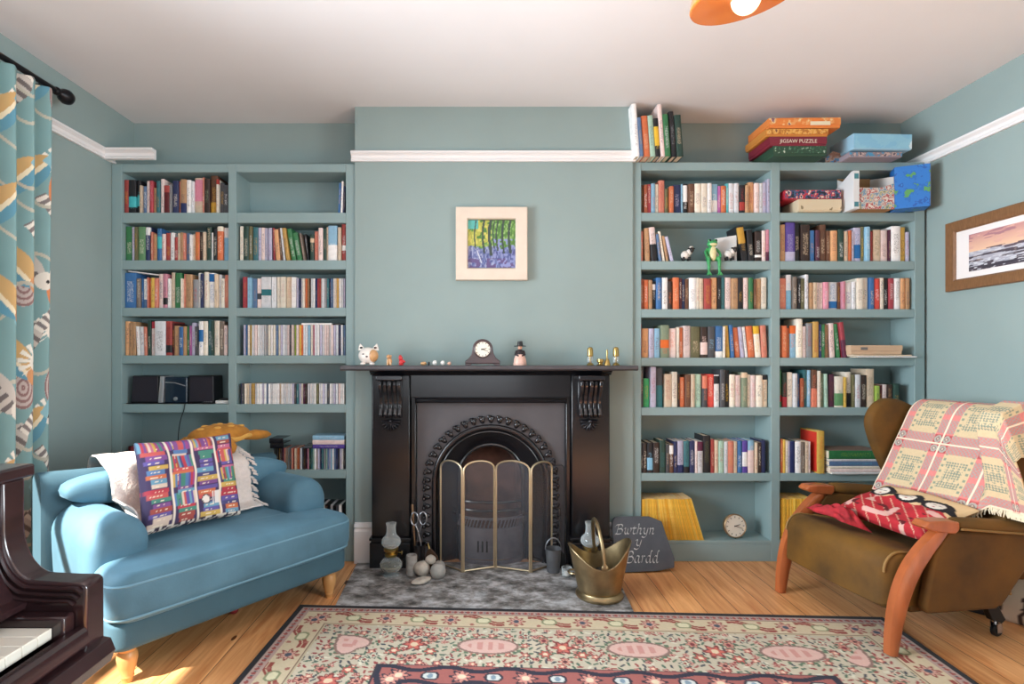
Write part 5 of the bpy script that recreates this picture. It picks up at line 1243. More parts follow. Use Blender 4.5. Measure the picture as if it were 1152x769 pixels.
# ------------------------------------------------------------------ more discs, and things lying on the rows
row('A', 5, 130, 480, 8.727, '; '.join(f'{100 + i * 34:.1f}-{131 + i * 34:.1f} 200 {c}' for i, c in enumerate('dred crim red dgry plum red blck dred grey salm dgry grey taup dgry silv dbrn grey stee dgry navy'.split())), kind='cd_case')
row('B', 6, 300, 535, 8.727, '; '.join(f'{480 + i * 28:.1f}-{506 + i * 28:.1f} 300 {c}' for i, c in enumerate('dgry blck whit dbrn blck silv blck dgry whit blck'.split())), kind='dvd_case')
def flat(name, label, cat, x0, x1, y0, y1, z0, z1, key, acc=None, group=None, rz=0., ry=0., m=None):
    """a book or case lying flat: covers round a page block, spine towards the room"""
    w, d, h = x1 - x0, y1 - y0, z1 - z0; e = w / 2; t = min(.002, h * .15); bl = min(.003, h * .2)
    out = [(0, h), (bl, h)] if False else None
    mb = MB().prism([(d, 0), (bl, 0), (bl * .3, h * .2), (0, h * .5), (bl * .3, h * .8), (bl, h), (d, h), (d, h - t), (bl + t, h - t), (bl + t, t), (d, t)], -e, e, 'x')
    o = mb.build(name, m or M_DISC, smooth=False); o.location = ((x0 + x1) / 2, y0, z0 + .0005); o.rotation_euler = (0, ry, rz)
    if name != 'cd_case' and name != 'dvd_case':
        MB().box(-e + .003, e - .003, bl + t, d - .004, t, h - t).build('pages', M_PAGE, o, smooth=False)
    colour(o, key, acc); return tag(o, label, cat, group)
zt = Z_(352 + 117 / 8.727) + .0015
flat('cd_case', 'white disc case lying flat on the fourth-shelf disc row', 'CD', X_(338), X_(372), .02, .14, zt, zt + .011, 'whit')
flat('cd_case', 'black disc case lying flat at the hearth end of the fourth-shelf discs', 'CD', X_(373), X_(384), .03, .14, zt, zt + .009, 'blck')
zt = Z_(480 + 305 / 12.255) + .0015
for i, (k, a, hh, nm) in enumerate((('purp', 'whit', .024, 'purple film box lying at the bottom'), ('ppink', 'pink', .026, 'pale pink film box lying in the middle'), ('sky', 'whit', .026, 'pale blue film box lying on top'))):
    flat('dvd_case', nm + ' of the stack above the sofa arm', 'DVD', X_(351.5 - i * .2), X_(387.3 - i * .3), .004 + i * .002, .135, zt, zt + hh, k, a, 'film boxes lying on the discs'); zt += hh + .0006
zt = Z_(480 + 305 / 12.255) + .0015
for i, (nm, a, b) in enumerate((('lower black film case lying beside the turtle on the discs', 303, 318), ('upper black film case lying beside the turtle on the discs', 302, 317.5))):
    flat('dvd_case', nm, 'DVD', X_(a), X_(b), .012, .14, zt, zt + .03, 'blck', 'dgry'); zt += .0306
zt = Z_(480 + 305 / 12.255) + .0015
flat('dvd_case', 'dark film case lying beside the stack of three film boxes', 'DVD', X_(340), X_(350.5), .01, .14, zt, zt + .014, 'dgry', 'teal')
# white slim book lying aslant over the third-shelf books
o = flat('book', 'slim white book lying aslant on top of the blue box file and its neighbours', 'book', X_(140.5), X_(176), .03, .15, Z_(309.5) + .0138, Z_(309.5) + .0215, 'whit', 'silv', None, 0, math.radians(7.2))

# ------------------------------------------------------------------ radio shelf
m_blackp = mat('black_plastic', '17171b', .35, bump=(200, .05)); m_grille = mat('speaker_grille', '221f2a', .8, bump=(400, .6)); m_bluep = mat('smoky_blue_plastic', '1d2b3a', .15, coat=.4); m_silver = mat('silver_plastic', 'b4b6ba', .3, metal=.6)
zb = Z_(454.5); rd = thing('radio', 'black compact stereo with two speakers on the fifth shelf', 'stereo', (X_(190), .03, zb + .001))
def rx(px): return (px - 190) * 3.33 / F
def rz_(h): return h * 3.33 / F
for a, b, nm in ((143.5, 175.5, 'speaker'), (208, 237.5, 'speaker')):
    s_o = MB().prism([(rx(a), 0.004), (rx(b), 0.004), (rx(b) - .003, rz_(31.5)), (rx(a) + .012 if a < 150 else rx(a), rz_(31.5))], 0, .12, 'y').build(nm, m_blackp, rd, smooth=False, bevel=.006)
    MB().prism([(rx(a) + .010, .012), (rx(b) - .008, .012), (rx(b) - .010, rz_(30)), (rx(a) + .018, rz_(30))], -.004, .0, 'y').build('grille', m_grille, s_o, smooth=False, bevel=.002)
MB().box(rx(182), rx(207.5), -.004, .115, .004, rz_(30)).build('centre_unit', m_bluep, rd, smooth=False, bevel=.008, bseg=3)
MB().prism([(rx(175.8), .006), (rx(181), .006), (rx(182.5), rz_(31)), (rx(178), rz_(31))], -.012, .1, 'y').build('silver_strip', m_silver, rd, smooth=False, bevel=.003)
MB().tube([(rx(183), -.004, rz_(24)), (rx(195), -.010, rz_(23.5)), (rx(206), -.005, rz_(20))], .003, 6).build('silver_trim', m_silver, rd)
MB().lathe([(0, 0), (.012, 0), (.012, .006), (.009, .01), (0, .011)], 18, M=T(rx(195), -.004, .03) @ R(PI / 2, 'X')).build('volume_knob', m_silver, rd)
MB().box(rx(136.5) + .02, rx(238), -.012, .12, 0, .004).build('foot_plate', m_blackp, rd, smooth=False)
cbp = [(X_(209), .05, zb + .004), (X_(208.8), .01, zb + .004), (X_(208.6), -.005, zb + .002), (X_(208), -.008, Z_(460)), (X_(204), -.008, Z_(472)), (X_(201.5), -.007, Z_(488)), (X_(201), -.006, Z_(512))]
tag(MB().tube(smooth(cbp, 5), .0028, 6).build('power_cable', m_blackp), 'thin black cable hanging from the stereo over the shelf edge', 'cable')
rmt = MB().box(0, .062, 0, .03, 0, .014).build('remote_control', m_blackp, smooth=False, bevel=.004, loc=(X_(227), -.0, zb + .0005), rot=(0, 0, .1))
tag(rmt, 'small black remote control at the end of the stereo shelf', 'remote control')
bt = MB()
for i in range(4): bt.lathe([(0, 0), (.003, 0), (.003, .0015), (0, .002)], 8, c=(.012 + i * .012, .012, .014))
bt.build('button', m_silver, rmt)
rt = thing('adaptor_box', 'white adaptor box with a black top beside the remote control', 'adaptor', (X_(248), .02, zb + .001))
MB().box(-.042, .040, 0, .05, 0, .020).build('box_body', mat('white_plastic', 'dcdcda', .4), rt, smooth=False, bevel=.004)
MB().box(-.02, .038, .005, .045, .020, .034).build('plug_top', m_blackp, rt, smooth=False, bevel=.004)

# ------------------------------------------------------------------ frog, sheep, card and books on the second shelf
zb = Z_(293.4)
m_frog = mat('green_glaze', '3f9a5c', .3, var=(60, .35), coat=.3); m_belly = mat('cream_glaze', 'd8d2a0', .35, var=(60, .1)); m_dark = mat('dark_paint', '1b191a', .4); m_wool = mat('white_ceramic_wool', 'd9d3cc', .6, bump=(150, .6))
fg = thing('frog_figurine', 'green frog figurine sitting with its legs hanging over the shelf edge', 'figurine', (X_(802.5), .012, zb))
b = MB().rings([[(rx_ * math.cos(2 * PI * j / 16), ry_ * math.sin(2 * PI * j / 16) + yo, z) for j in range(16)] for z, rx_, ry_, yo in ((.001, .02, .02, .02), (.01, .034, .03, .015), (.04, .032, .027, .014), (.075, .024, .021, .012), (.09, .018, .016, .01))])
b.ell((0, .004, .105), .031, .027, .021, 16, 10)
for s in (-1, 1):
    b.ell((s * .018, -.002, .122), .011, .011, .011, 10, 8)
    b.tube([(s * .024, .012, .078), (s * .042, .002, .055), (s * .043, -.012, .034), (s * .036, -.018, .018)], [.009, .008, .007, .008], 8)
    b.tube([(s * .018, .008, .014), (s * .03, -.012, .016), (s * .032, -.022, .002), (s * .031, -.024, -.035), (s * .032, -.024, -.068)], [.014, .013, .011, .008, .008], 10)
    for t_ in (-1, 0, 1): b.tube([(s * .032, -.024, -.066), (s * .032 + t_ * .009, -.032, -.082), (s * .032 + t_ * .014, -.036, -.088)], [.006, .005, .004], 6)
b.build('frog_body', m_frog, fg)
bel = MB().ell((0, -.012, .045), .02, .012, .045, 14, 10).ell((0, -.018, .098), .022, .010, .010, 14, 8); bel.build('pale_belly', m_belly, fg)
ey = MB()
for s in (-1, 1): ey.ell((s * .019, -.012, .124), .006, .004, .006, 8, 6)
ey.build('eyes', m_dark, fg)
def sheep(px, label, flip, yy, sc=1.):
    t = thing('sheep_figurine', label, 'figurine', (X_(px, 3.31), yy, zb), 0, 'sheep figurines on the second shelf')
    k = flip
    MB().ell((-.006 * k, .015, .036), .028, .022, .026, 16, 10).ell((.014 * k, .008, .052), .018, .017, .02, 12, 8).build('woolly_body', m_wool, t)
    MB().ell((.024 * k, -.004, .063), .013, .015, .016, 12, 8).ell((.024 * k, -.016, .056), .008, .008, .009, 8, 6).ell((.010 * k, .0, .072), .009, .005, .005, 8, 6).ell((.037 * k, .0, .072), .009, .005, .005, 8, 6).build('dark_face', m_dark, t)
    MB().ell((.024 * k, .003, .081), .013, .011, .007, 10, 6).build('wool_tuft', m_wool, t)
    lg = MB()
    for x, y in ((-.02, .005), (-.02, .026), (.012, -.002), (.012, .024)): lg.tube([(x * k, y, .02), (x * k, y - .004, .001)], [.008, .007], 8)
    lg.build('dark_legs', m_dark, t)
zb += .006
sheep(774, 'little white sheep with a black face, alone between books and frog', 1, .02)
sheep(821.5, 'little white sheep with a black face, before the white card', 1, .004)
zb -= .006
cd_ = MB().prism([(-.062, 0), (.062, 0), (.062, .165), (-.062, .150)], 0, .0015, 'y').prism([(-.062, 0), (.062, 0), (.062, .163), (-.062, .148)], -.0015, 0, 'y', M=T(0, .0016, 0))
tag(cd_.build('greeting_card', mat('white_card', 'd3d6d8', .7), loc=(X_(821), .055, zb + .001), rot=(-.06, 0, -.25), smooth=False), 'plain white card standing open behind the second sheep figurine', 'card')
for (a, b_, tp_, ln, key, ac, bd_, lab) in ((835, 842, 253, -5.8, 'blck', 'gold', (.5, .95, 0), 'tall black book with a gold-lettered spine leaning beside the white card'), (842.5, 848.8, 258, -2.5, 'blck', None, None, 'black book standing between the gold-lettered book and a white-banded one'),
        (849.5, 857, 259.5, 0, 'dbrn', 'whit', (.14, .22, 0), 'dark brown book with one white band near its foot'), (857.3, 861.6, 258.7, 0, 'ppink', 'salm', None, 'pale pink book beside the pink one, near the frog shelf end'), (861.9, 866.6, 257.5, 0, 'pink', 'plum', (0, .3, 0), 'pink book at the far end of the frog shelf')):
    dd = D0 + .02; h = (293.4 - tp_) * dd / F
    tag(make_book((a - VX) * dd / F + .0004, min((b_ - VX) * dd / F - .0004, X_(867.2)), .02, zb, h, .15, key, ac, bd_, ln * dd / F), lab, 'book', "books on the second shelf, armchair bookcase's hearth-side column")

# ------------------------------------------------------------------ boxes in the top corner
def mcol(name, hexes, sc=40, rough=.45):
    """printed card: irregular patches of a few colours"""
    m, nt, b = nodes_of(name); tc = nt.nodes.new('ShaderNodeTexCoord'); n = nt.nodes.new('ShaderNodeTexNoise'); n.inputs['Scale'].default_value = sc; n.inputs['Detail'].default_value = 4
    nt.links.new(tc.outputs['Object'], n.inputs['Vector']); r = nt.nodes.new('ShaderNodeValToRGB'); r.color_ramp.interpolation = 'CONSTANT'; e = r.color_ramp.elements
    k = len(hexes)
    for i, h in enumerate(hexes):
        p_ = .36 + .28 * i / max(1, k - 1) if i else 0
        if i < 2: e[i].position = p_; e[i].color = (*lin(h), 1)
        else: q = e.new(p_); q.color = (*lin(h), 1)
    nt.links.new(n.outputs['Fac'], r.inputs['Fac']); nt.links.new(r.outputs['Color'], b.inputs['Base Color']); b.inputs['Roughness'].default_value = rough
    MATS[name] = m; return m
def carton(label, x0, x1, y0, y1, z0, z1, m_side, m_front=None, rz=0., ry=0., lidh=.75, name='jigsaw_box', group=None):
    """a lidded card box: tray below, lid above, printed front"""
    w, d, h = x1 - x0, y1 - y0, z1 - z0; e = w / 2
    t = thing(name, label, 'box', ((x0 + x1) / 2, y0, z0 + .0006), rz, group)
    if ry: t.rotation_euler = (0, ry, rz)
    MB().box(-e + .003, e - .003, .003, d - .003, 0, h * .9).build('tray', m_side, t, smooth=False, bevel=.002)
    l = MB().box(-e, e, 0, d, h * (1 - lidh), h).build('lid', m_side, t, smooth=False, bevel=.002)
    if m_front: MB().box(-e + .002, e - .002, -.0012, -.0002, h * (1 - lidh) + .002, h - .002).build('printed_front', m_front, l, smooth=False)
    return t, l
zt = 2.39; OV = -.10; d_ = D0 + OV
fx = lambda px: (px - VX) * d_ / F
c1, l1 = carton('dark green jigsaw box at the bottom of the stack on the armchair bookcase', fx(870), fx(930), OV, .16, zt, zt + .058, mat('green_card', '2c4a38', .5), mcol('green_print', ['2c4a38', '2c4a38', '3f6a50', 'c9d0c4'], 60), 0)
c2, l2 = carton('maroon jigsaw box, second from the bottom of the stack', fx(866), fx(930.5), OV, .16, zt + .0595, zt + .112, mat('maroon_card', '7c2335', .5), None)
c3, l3 = carton('orange patterned jigsaw box, third up in the stack', fx(862), fx(932), OV, .16, zt + .1135, zt + .158, mat('amber_card', 'c9843a', .5), mcol('amber_print', ['b5702c', 'd9a04a', 'e0b068', '7a4a2a'], 45))
c4, l4 = carton('bright orange jigsaw box on top of the stack', fx(865), fx(945), OV - .005, .16, zt + .161, zt + .22, mat('orange_card', 'e0843f', .5), mcol('orange_print', ['e0843f', 'e0843f', 'e6a060', 'e8cf9a', '8a5a6a'], 30), -.02)
def words(txt, size, parent, loc, m, name='lettering', rot=(PI / 2, 0, 0)):
    cu_ = bpy.data.curves.new('lettering_curve', 'FONT'); cu_.body = txt; cu_.size = size; cu_.align_x = 'CENTER'; cu_.extrude = .0004; cu_.resolution_u = 3
    tmp = bpy.data.objects.new('tmp', cu_); COL.objects.link(tmp); bpy.context.view_layer.update()
    me = bpy.data.meshes.new_from_object(tmp.evaluated_get(bpy.context.evaluated_depsgraph_get())); bpy.data.objects.remove(tmp); bpy.data.curves.remove(cu_)
    me.materials.clear(); return link(name, me, m, parent, smooth=False, loc=loc, rot=rot)
m_print_w = mat('pale_print', 'e2d6c4', .6)
words('JIGSAW PUZZLE', .030, l2, (.0, -.002, .016), m_print_w)
m_lbl = mat('pale_label', 'e8dcc0', .6)
MB().prism([(.03, .014), (.145, .014), (.145, .036), (.03, .036)], -.0026, -.0014, 'y').build('label', m_lbl, l4, smooth=False)
c5, l5 = carton('pale blue box with a printed front on the bookcase top, nearest the corner', fx(960), fx(1026), OV, .12, zt + .038, zt + .129, mat('pale_blue_card', '9cc6dc', .5), mcol('blue_print', ['86bedb', '8fc4dc', '94c8de', 'd8e6ea'], 9), .0, .02, .95, 'toy_box')
c6, l6 = carton('shallow printed tray under the pale blue box', fx(958), fx(1018), OV + .02, .12, zt, zt + .031, mat('photo_card', '9c8f98', .5), mcol('photo_print', ['4a90b8', '8a7a80', 'c0a8a0', '5a4a58'], 30), 0, 0, .9, 'box_tray')
fl_ = MB().prism([(0, 0), (.085, 0), (.10, .055), (.045, .075), (.0, .03)], 0, .003, 'y').build('leaflet', mcol('leaflet_print', ['8a6a5a', 'a08a80', '3f78a0', '6a4a48'], 30), smooth=False, loc=(X_(931), .02, zt + .001), rot=(-.12, 0, -.1))
tag(fl_, 'brown and blue printed leaflet leaning between the box stack and the pale blue box', 'leaflet')
zb = Z_(239); OV2 = -.02; d_ = D0 + OV2; fx = lambda px: (px - VX) * d_ / F
carton('cream card box lying under the red game box', fx(898), fx(947), OV2, .16, zb, zb + .074, mat('cream_card', 'd3c4a6', .6), mcol('cream_print', ['d3c4a6', 'd3c4a6', 'd3c4a6', '8a7a5c'], 25), 0, 0, .92, 'card_box')
g2, gl2 = carton('red game box with small pictures lying on the cream card box', fx(884), fx(947.5), OV2 + .01, .16, zb + .0755, zb + .132, mat('red_card', 'b22a3a', .45), mcol('game_print', ['1f2530', '3a5a80', 'b22a3a', 'd8c8b8', '202a50'], 38), .0, 0, .95, 'game_box')
d_ = D0 - .085; fx = lambda px: (px - VX) * d_ / F
wb = thing('white_box', 'tall white box standing on edge between the game box and an open carton', 'box', (fx(963.5), -.085, zb + .0006))
MB().prism([(0, 0), (.25, 0), (.25, .12), (.235, .13), (.02, .222), (0, .222)], -.018, .018, 'x').build('box_body', mat('white_card_box', 'd9dbdc', .5), wb, smooth=False, bevel=.002)
for z0_, z1_ in ((.012, .04), (.175, .205)): MB().box(-.012, .012, -.0012, -.0002, z0_, z1_).build('label', mat('teal_label', '3f7f8a', .5) if z0_ < .1 else MATS['teal_label'], wb, smooth=False)
m_cardb = mat('brown_cardboard', 'a87c50', .8, var=(20, .1)); m_cw = mat('white_lined_card', 'd5d1cd', .6)
oc = thing('open_carton', 'open carton with a red and white print and a brown cardboard inside', 'box', (fx(987.5), -.075, zb + .0006))
e = .103
MB().box(-e, e, .002, .2, 0, .003).box(-e, e, .198, .2, 0, .24).build('cardboard_back', m_cardb, oc, smooth=False)
MB().prism([(.002, 0), (.2, 0), (.2, .235), (.002, .125)], -e, -e + .003, 'x').prism([(.002, 0), (.2, 0), (.2, .235), (.002, .19)], e - .003, e, 'x').build('carton_side', m_cw, oc, smooth=False)
MB().prism([(-e, 0), (e, 0), (e, .15), (.03, .125), (-e, .125)], -.001, .002, 'y').build('printed_front', mcol('comic_print', ['d9cfc4', 'b0454a', 'c8c0b4', '6f94b0', 'd8c48c', '7a8a78'], 26), oc, smooth=False)
bb_ = thing('blue_toy_box', 'bright blue printed box standing askew at the wall end of the top shelf', 'box', (2.499, -.06, zb + .0006), -.42)
MB().box(-.085, .085, -.055, .055, 0, .245).build('box_body', mcol('blue_toy_print', ['5a9a5a', '2a6ab8', '2f76c4', '2f76c4', '2f76c4', '2f76c4', '2a5aa8', '3a86cc'], 14), bb_, smooth=False, bevel=.003)
MB().prism([(-.055, .245), (.055, .245), (.03, .262), (-.03, .262)], .083, .086, 'x').box(.0855, .087, -.05, .05, .01, .24).build('white_side', m_cw, bb_, smooth=False)
# cardboard box and papers on the fourth shelf
zb = Z_(402.2) + .0005; d_ = 3.24; fx = lambda px: (px - VX) * d_ / F
flat('magazine', 'lower flat magazine under the cream cardboard box, jutting past the shelf edge', 'magazine', fx(966), fx(1032.5), -.055, .15, zb, zb + .008, 'whit', 'dgry', 'flat magazines under the cardboard box')
flat('magazine', 'upper flat magazine under the cream cardboard box', 'magazine', fx(962), fx(1028), -.045, .15, zb + .0088, zb + .016, 'beig', 'dbrn', 'flat magazines under the cardboard box')
cbx, _ = carton('cream cardboard box lying on two flat magazines', fx(961), fx(1020), -.03, .15, zb + .017, zb + .073, mat('buff_cardboard', 'c9aa8c', .75, var=(12, .08)), None, 0, 0, .6, 'cardboard_box')
MB().box(-.095, -.055, -.0016, -.0004, .028, .044).build('label', mat('grey_label', '6b6a68', .6), _, smooth=False)
# flat stack on the sixth shelf
zb = Z_(532) + .0005; d_ = 3.27; fx = lambda px: (px - VX) * d_ / F
for (lab, a, b_, y0, h, k, ac) in (('white magazine at the bottom of the flat stack', 935, 992, -.04, .012, 'whit', 'silv'), ('pale pink paper-bound book low in the flat stack', 933, 992, -.036, .018, 'ppink', 'whit'), ('brown-edged slim book in the flat stack', 934, 993, -.034, .016, 'crea', 'brwn'),
        ('blue book in the flat stack, under the pale slim one', 933, 994, -.033, .028, 'stee', 'turq'), ('pale slim book under the green one in the flat stack', 933, 993, -.034, .012, 'silv', 'dgry'), ('thick green book with a brown cover topping the flat stack', 932.5, 992, -.034, .05, 'gren', 'lime')):
    o = flat('book', lab + ' on the sixth shelf', 'book', fx(a), fx(b_), y0, .15, zb, zb + h, k, ac, 'flat stack of large books beside the armchair'); zb += h + .0006
MB().box(-.155, .155, .006, .178, .0502, .0514).build('cover_board', mat('brown_board', '8c7468', .6), o, smooth=False)['label'] = 'brown front cover'

# ------------------------------------------------------------------ clocks
m_dial = mat('cream_dial', 'e6dfd0', .4); m_wood = mat('dark_mantel_wood', '3d2524', .3, var=(14, .25), coat=.3)
def dial(mb_r, parent, M, ticks=12, rim=None):
    f = MB().lathe([(0, .002), (mb_r, .002), (mb_r, 0), (0, 0)], 32, M=M).build('dial', m_dial, parent)
    tk = MB()
    for i in range(ticks):
        a = 2 * PI * i / ticks; tk.box(-.0018, .0018, mb_r * .74, mb_r * .9, .0021, .0028, M=M @ R(-a, 'Z'))
    tk.build('hour_marks', m_dark, f, smooth=False)
    for nm, a, L, wd in (('hour_hand', math.radians(-75), .5, .0026), ('minute_hand', math.radians(-110), .74, .0018)):
        MB().prism([(-wd, -.008), (wd, -.008), (wd * .5, mb_r * L), (-wd * .5, mb_r * L)], .003, .0042, 'z', M=M @ R(a, 'Z')).build(nm, m_dark, f, smooth=False)
    return f
MZ = 1.1755
def mx(px, d): return (px - VX) * d / F
d_ = 3.13
ck = thing('mantel_clock', 'dark wooden hump-shaped clock in the middle of the mantel shelf', 'clock', (mx(543, d_), -.17, MZ))
hump = [(-.098, .012), (-.098, .026), (-.085, .034)] + [tuple(q) for q in smooth([(-.08, .038), (-.065, .06), (-.058, .09)], 4)] + arc(0, .091, .058, 176, 4, 18) + [tuple(q) for q in smooth([(.058, .09), (.065, .06), (.08, .038)], 4)] + [(.085, .034), (.098, .026), (.098, .012)]
MB().prism(hump, -.03, .03, 'y').build('case', m_wood, ck, bevel=.003)
MB().prism([(-.098, .0), (-.07, .0), (-.06, .008), (.06, .008), (.07, 0), (.098, 0), (.098, .012), (-.098, .012)], -.032, .032, 'y').build('foot', m_wood, ck, bevel=.001)
Mf = T(0, -.0305, .091) @ R(PI / 2, 'X')
dial(.045, ck, Mf)
MB().tube([(.046 * math.cos(2 * PI * i / 32), -.032, .091 + .046 * math.sin(2 * PI * i / 32)) for i in range(33)], .004, 8, False).build('bezel', m_wood, ck)
ac_ = thing('round_clock', 'round cream-faced clock standing alone on the bottom shelf', 'clock', (mx(831.5, 3.29), -.01 + .06, Z_(608) + .001), .12)
Mr = T(0, 0, .074) @ R(PI / 2 - .12, 'X')
MB().lathe([(0, -.03), (.055, -.03), (.066, -.02), (.0715, 0), (.0715, .01), (.067, .014), (.064, .008), (0, .008)], 36, M=Mr).build('case', mat('tan_metal', 'a88a68', .35, metal=.7), ac_)
dial(.064, ac_, Mr @ T(0, 0, .0082))
MB().tube([(-.03, -.0, .012), (0, -.01, .003), (.03, -.0, .012)], .004, 8).tube([(0, .03, .05), (0, .06, .004)], .004, 8).build('stand', m_blackm, ac_)

# ------------------------------------------------------------------ ornaments on the mantel shelf
m_china = mat('white_china', 'e4dcd4', .25, coat=.3); m_ctan = mat('tan_china', 'c99a6a', .3); m_cred = mat('red_china', 'c8383a', .3); m_pinkc = mat('pink_skin_paint', 'd9a890', .5)
ct = thing('cat_ornament', 'round white china cat head ornament at the sofa end of the mantel', 'ornament', (mx(414.5, 3.12), -.18, MZ))
cb3 = MB().ell((0, 0, .055), .056, .048, .048, 24, 16)
for s in (-1, 1): cb3.rings([[(s * .036 + r * math.cos(2 * PI * j / 10) * 1.2 + s * dx, .002 + r * .5 * math.sin(2 * PI * j / 10), z) for j in range(10)] for z, r, dx in ((.085, .019, 0), (.105, .011, .006), (.122, .002, .011))]).ell((s * .025, -.025, .01), .016, .018, .010, 10, 8)
cb3.build('china_body', m_china, ct)
MB().ell((.03, -.018, .055), .03, .034, .035, 14, 10).build('tan_patch', m_ctan, ct)
fe = MB().ell((0, -.047, .05), .007, .006, .005, 8, 6)
for s in (-1, 1): fe.ell((s * .02, -.044, .064), .007, .004, .004, 8, 6).rings([[(s * .04 + r * math.cos(2 * PI * j / 8), -.006, z + r * .6 * math.sin(2 * PI * j / 8)) for j in range(8)] for r, z in ((.009, .1), (.003, .104))])
fe.build('painted_face', mat('grey_paint', '6a5a5a', .5), ct)
dg = MB().ell((0, 0, .022), .016, .013, .022, 12, 10).ell((-.002, -.006, .05), .011, .012, .012, 12, 8).ell((-.006, -.017, .047), .006, .007, .006, 8, 6)
for s in (-1, 1): dg.tube([(s * .008, -.008, .03), (s * .009, -.013, .002)], [.006, .006], 8).ell((s * .011 - .002, .0, .05), .004, .006, .01, 8, 6)
tag(dg.build('dog_ornament', m_ctan, loc=(mx(438, 3.12), -.18, MZ)), 'little tan china dog sitting beside the china cat', 'ornament')
rf = MB().ell((0, 0, .018), .015, .013, .018, 12, 10).ell((-.004, -.002, .042), .012, .011, .012, 12, 8).tube([(.008, -.006, .03), (.022, -.010, .018)], [.006, .005], 8).ell((-.006, .0, .054), .008, .007, .005, 8, 6).ell((.0, -.012, .004), .018, .012, .004, 10, 6)
tag(rf.build('red_ornament', m_cred, loc=(mx(451.5, 3.12), -.18, MZ)), 'little red china figure beside the tan dog on the mantel', 'ornament')
for i, (px, m, r, h, lab) in enumerate(((476.5, m_ctan, .018, .012, 'tan shell lying on the mantel shelf'), (482.5, m_dark, .007, .012, 'tiny dark bead beside the tan shell on the mantel'), (489, m_china, .013, .016, 'tiny pale china piece between the dark bead and a shell'), (498, m_china, .013, .015, 'tiny white shell on the mantel, second from the clock'), (505.5, m_pinkc, .011, .012, 'tiny pinkish shell on the mantel nearest the clock'))):
    mb = MB().ell((0, 0, h * .9), r, r * .8, h * .9, 12, 8).ell((r * .4, -r * .3, h * 1.2), r * .5, r * .5, h * .6, 8, 6)
    tag(mb.build('mantel_trinket', m, loc=(mx(px, 3.12), -.18, MZ)), lab, 'ornament', 'tiny trinkets on the mantel')
ld = thing('lady_figurine', 'lady figurine in a tall black hat and pale dress on the mantel', 'figurine', (mx(585, 3.13), -.17, MZ))
MB().lathe([(.036, 0), (.038, .006), (.034, .035), (.024, .062), (.016, .072), (0, .074)], 24).build('dress', mat('pale_pink_dress', 'd9b0a0', .5, var=(60, .15)), ld)
sw = MB().lathe([(.027, .05), (.022, .07), (.018, .085), (.008, .092), (0, .093)], 18)
for s in (-1, 1): sw.tube([(s * .018, 0, .082), (s * .026, -.008, .062), (s * .008, -.024, .052)], [.008, .007, .005], 8)
sw.build('shawl', mat('black_shawl', '2a2023', .6), ld)
MB().ell((0, 0, .102), .0125, .012, .015, 14, 10).ell((0, -.012, .1), .003, .003, .003, 6, 5).build('face', m_pinkc, ld)
MB().lathe([(0, .108), (.034, .108), (.035, .111), (.017, .114), (.0135, .137), (0, .138)], 20).build('hat', m_dark, ld)
def mini(px, label, prof, m=m_brass, name='brass_ornament', glass=None):
    t = thing(name, label, 'ornament', (mx(px, 3.13), -.17, MZ), 0, 'brass ornaments on the mantel')
    MB().lathe(prof, 20).build('brass_body', m, t)
    if glass: MB().lathe(glass, 20).build('glass', m_glass, t)
    return t
lampp = [(0, .0), (.019, 0), (.02, .006), (.012, .012), (.006, .02), (.006, .048), (.016, .052), (.017, .058), (.016, .09), (.013, .1), (.006, .104), (0, .105)]
for px, nm in ((664, 'brass miniature lamp at the hearth end of the brass group'), (693, 'brass miniature lamp at the armchair end of the brass group')):
    mini(px, nm + ' on the mantel', lampp, glass=[(.014, .016), (.016, .02), (.016, .046), (.014, .05), (.0125, .05), (.0145, .046), (.0145, .02), (.0125, .016)])
mini(675.5, 'little brass cup between the two miniature lamps on the mantel', [(0, 0), (.022, 0), (.023, .003), (.012, .008), (.012, .012), (.02, .02), (.021, .036), (.019, .036), (.017, .022), (0, .016)])
mini(683, 'little brass bell with a tall handle on the mantel', [(0, .002), (.019, 0), (.017, .01), (.012, .028), (.009, .036), (.004, .04), (.005, .048), (.003, .056), (.006, .068), (.004, .08), (.005, .088), (0, .09)])

# ------------------------------------------------------------------ pictures
def wood_glade(U, V):
    img = np.zeros(U.shape + (3,), np.float32); n = vnoise(U * 14, V * 14, 2); n2 = vnoise(U * 40, V * 22, 5)
    img[:] = C('4f7a3a'); paint(img, n2 > .5, '6f9a4a'); paint(img, n2 > .72, '8fb070'); paint(img, (U < .45) & (V > .45) & (n > .45), 'a9ab4c'); paint(img, (U < .5) & (V > .5) & (n2 > .66), 'c9c162'); paint(img, (U < .22) & (V > .82), '5ab0a8')
    low = V < .42 + .12 * (n - .5); paint(img, low, '66719f'); paint(img, low & (n2 > .55), '838ab2'); paint(img, low & (n2 > .75), '9ba3c0'); paint(img, low & (n2 < .3), '4d5488'); paint(img, low & (V < .2) & (n < .5), '62527f')
    paint(img, (U > .55) & (V < .6) & (n2 > .6), '8890c0')
    for tx, wd, lo in ((.33, .02, .3), (.47, .03, .25), (.62, .016, .35), (.74, .022, .3), (.88, .026, .3), (.16, .014, .4), (.55, .012, .4)):
        paint(img, (np.abs(U - tx - .02 * np.sin(V * 7)) < wd * (.7 + .6 * n)) & (V > lo), '3d4a44')
    paint(img, (np.abs(U - .2 - .35 * (.35 - V)) < .012) & (V > .1) & (V < .36), 'c9cdd8')
    return img
m_paint = amat('oil_paint', .6, bump=(90, .3)); m_cream = mat('cream_frame', 'dccdbc', .55, var=(20, .03))
fr0, fr1, fz0, fz1 = X_(512.8, 3.26), X_(593.3, 3.26), CAMZ + (VY - 315) * 3.26 / F, CAMZ + (VY - 233) * 3.26 / F
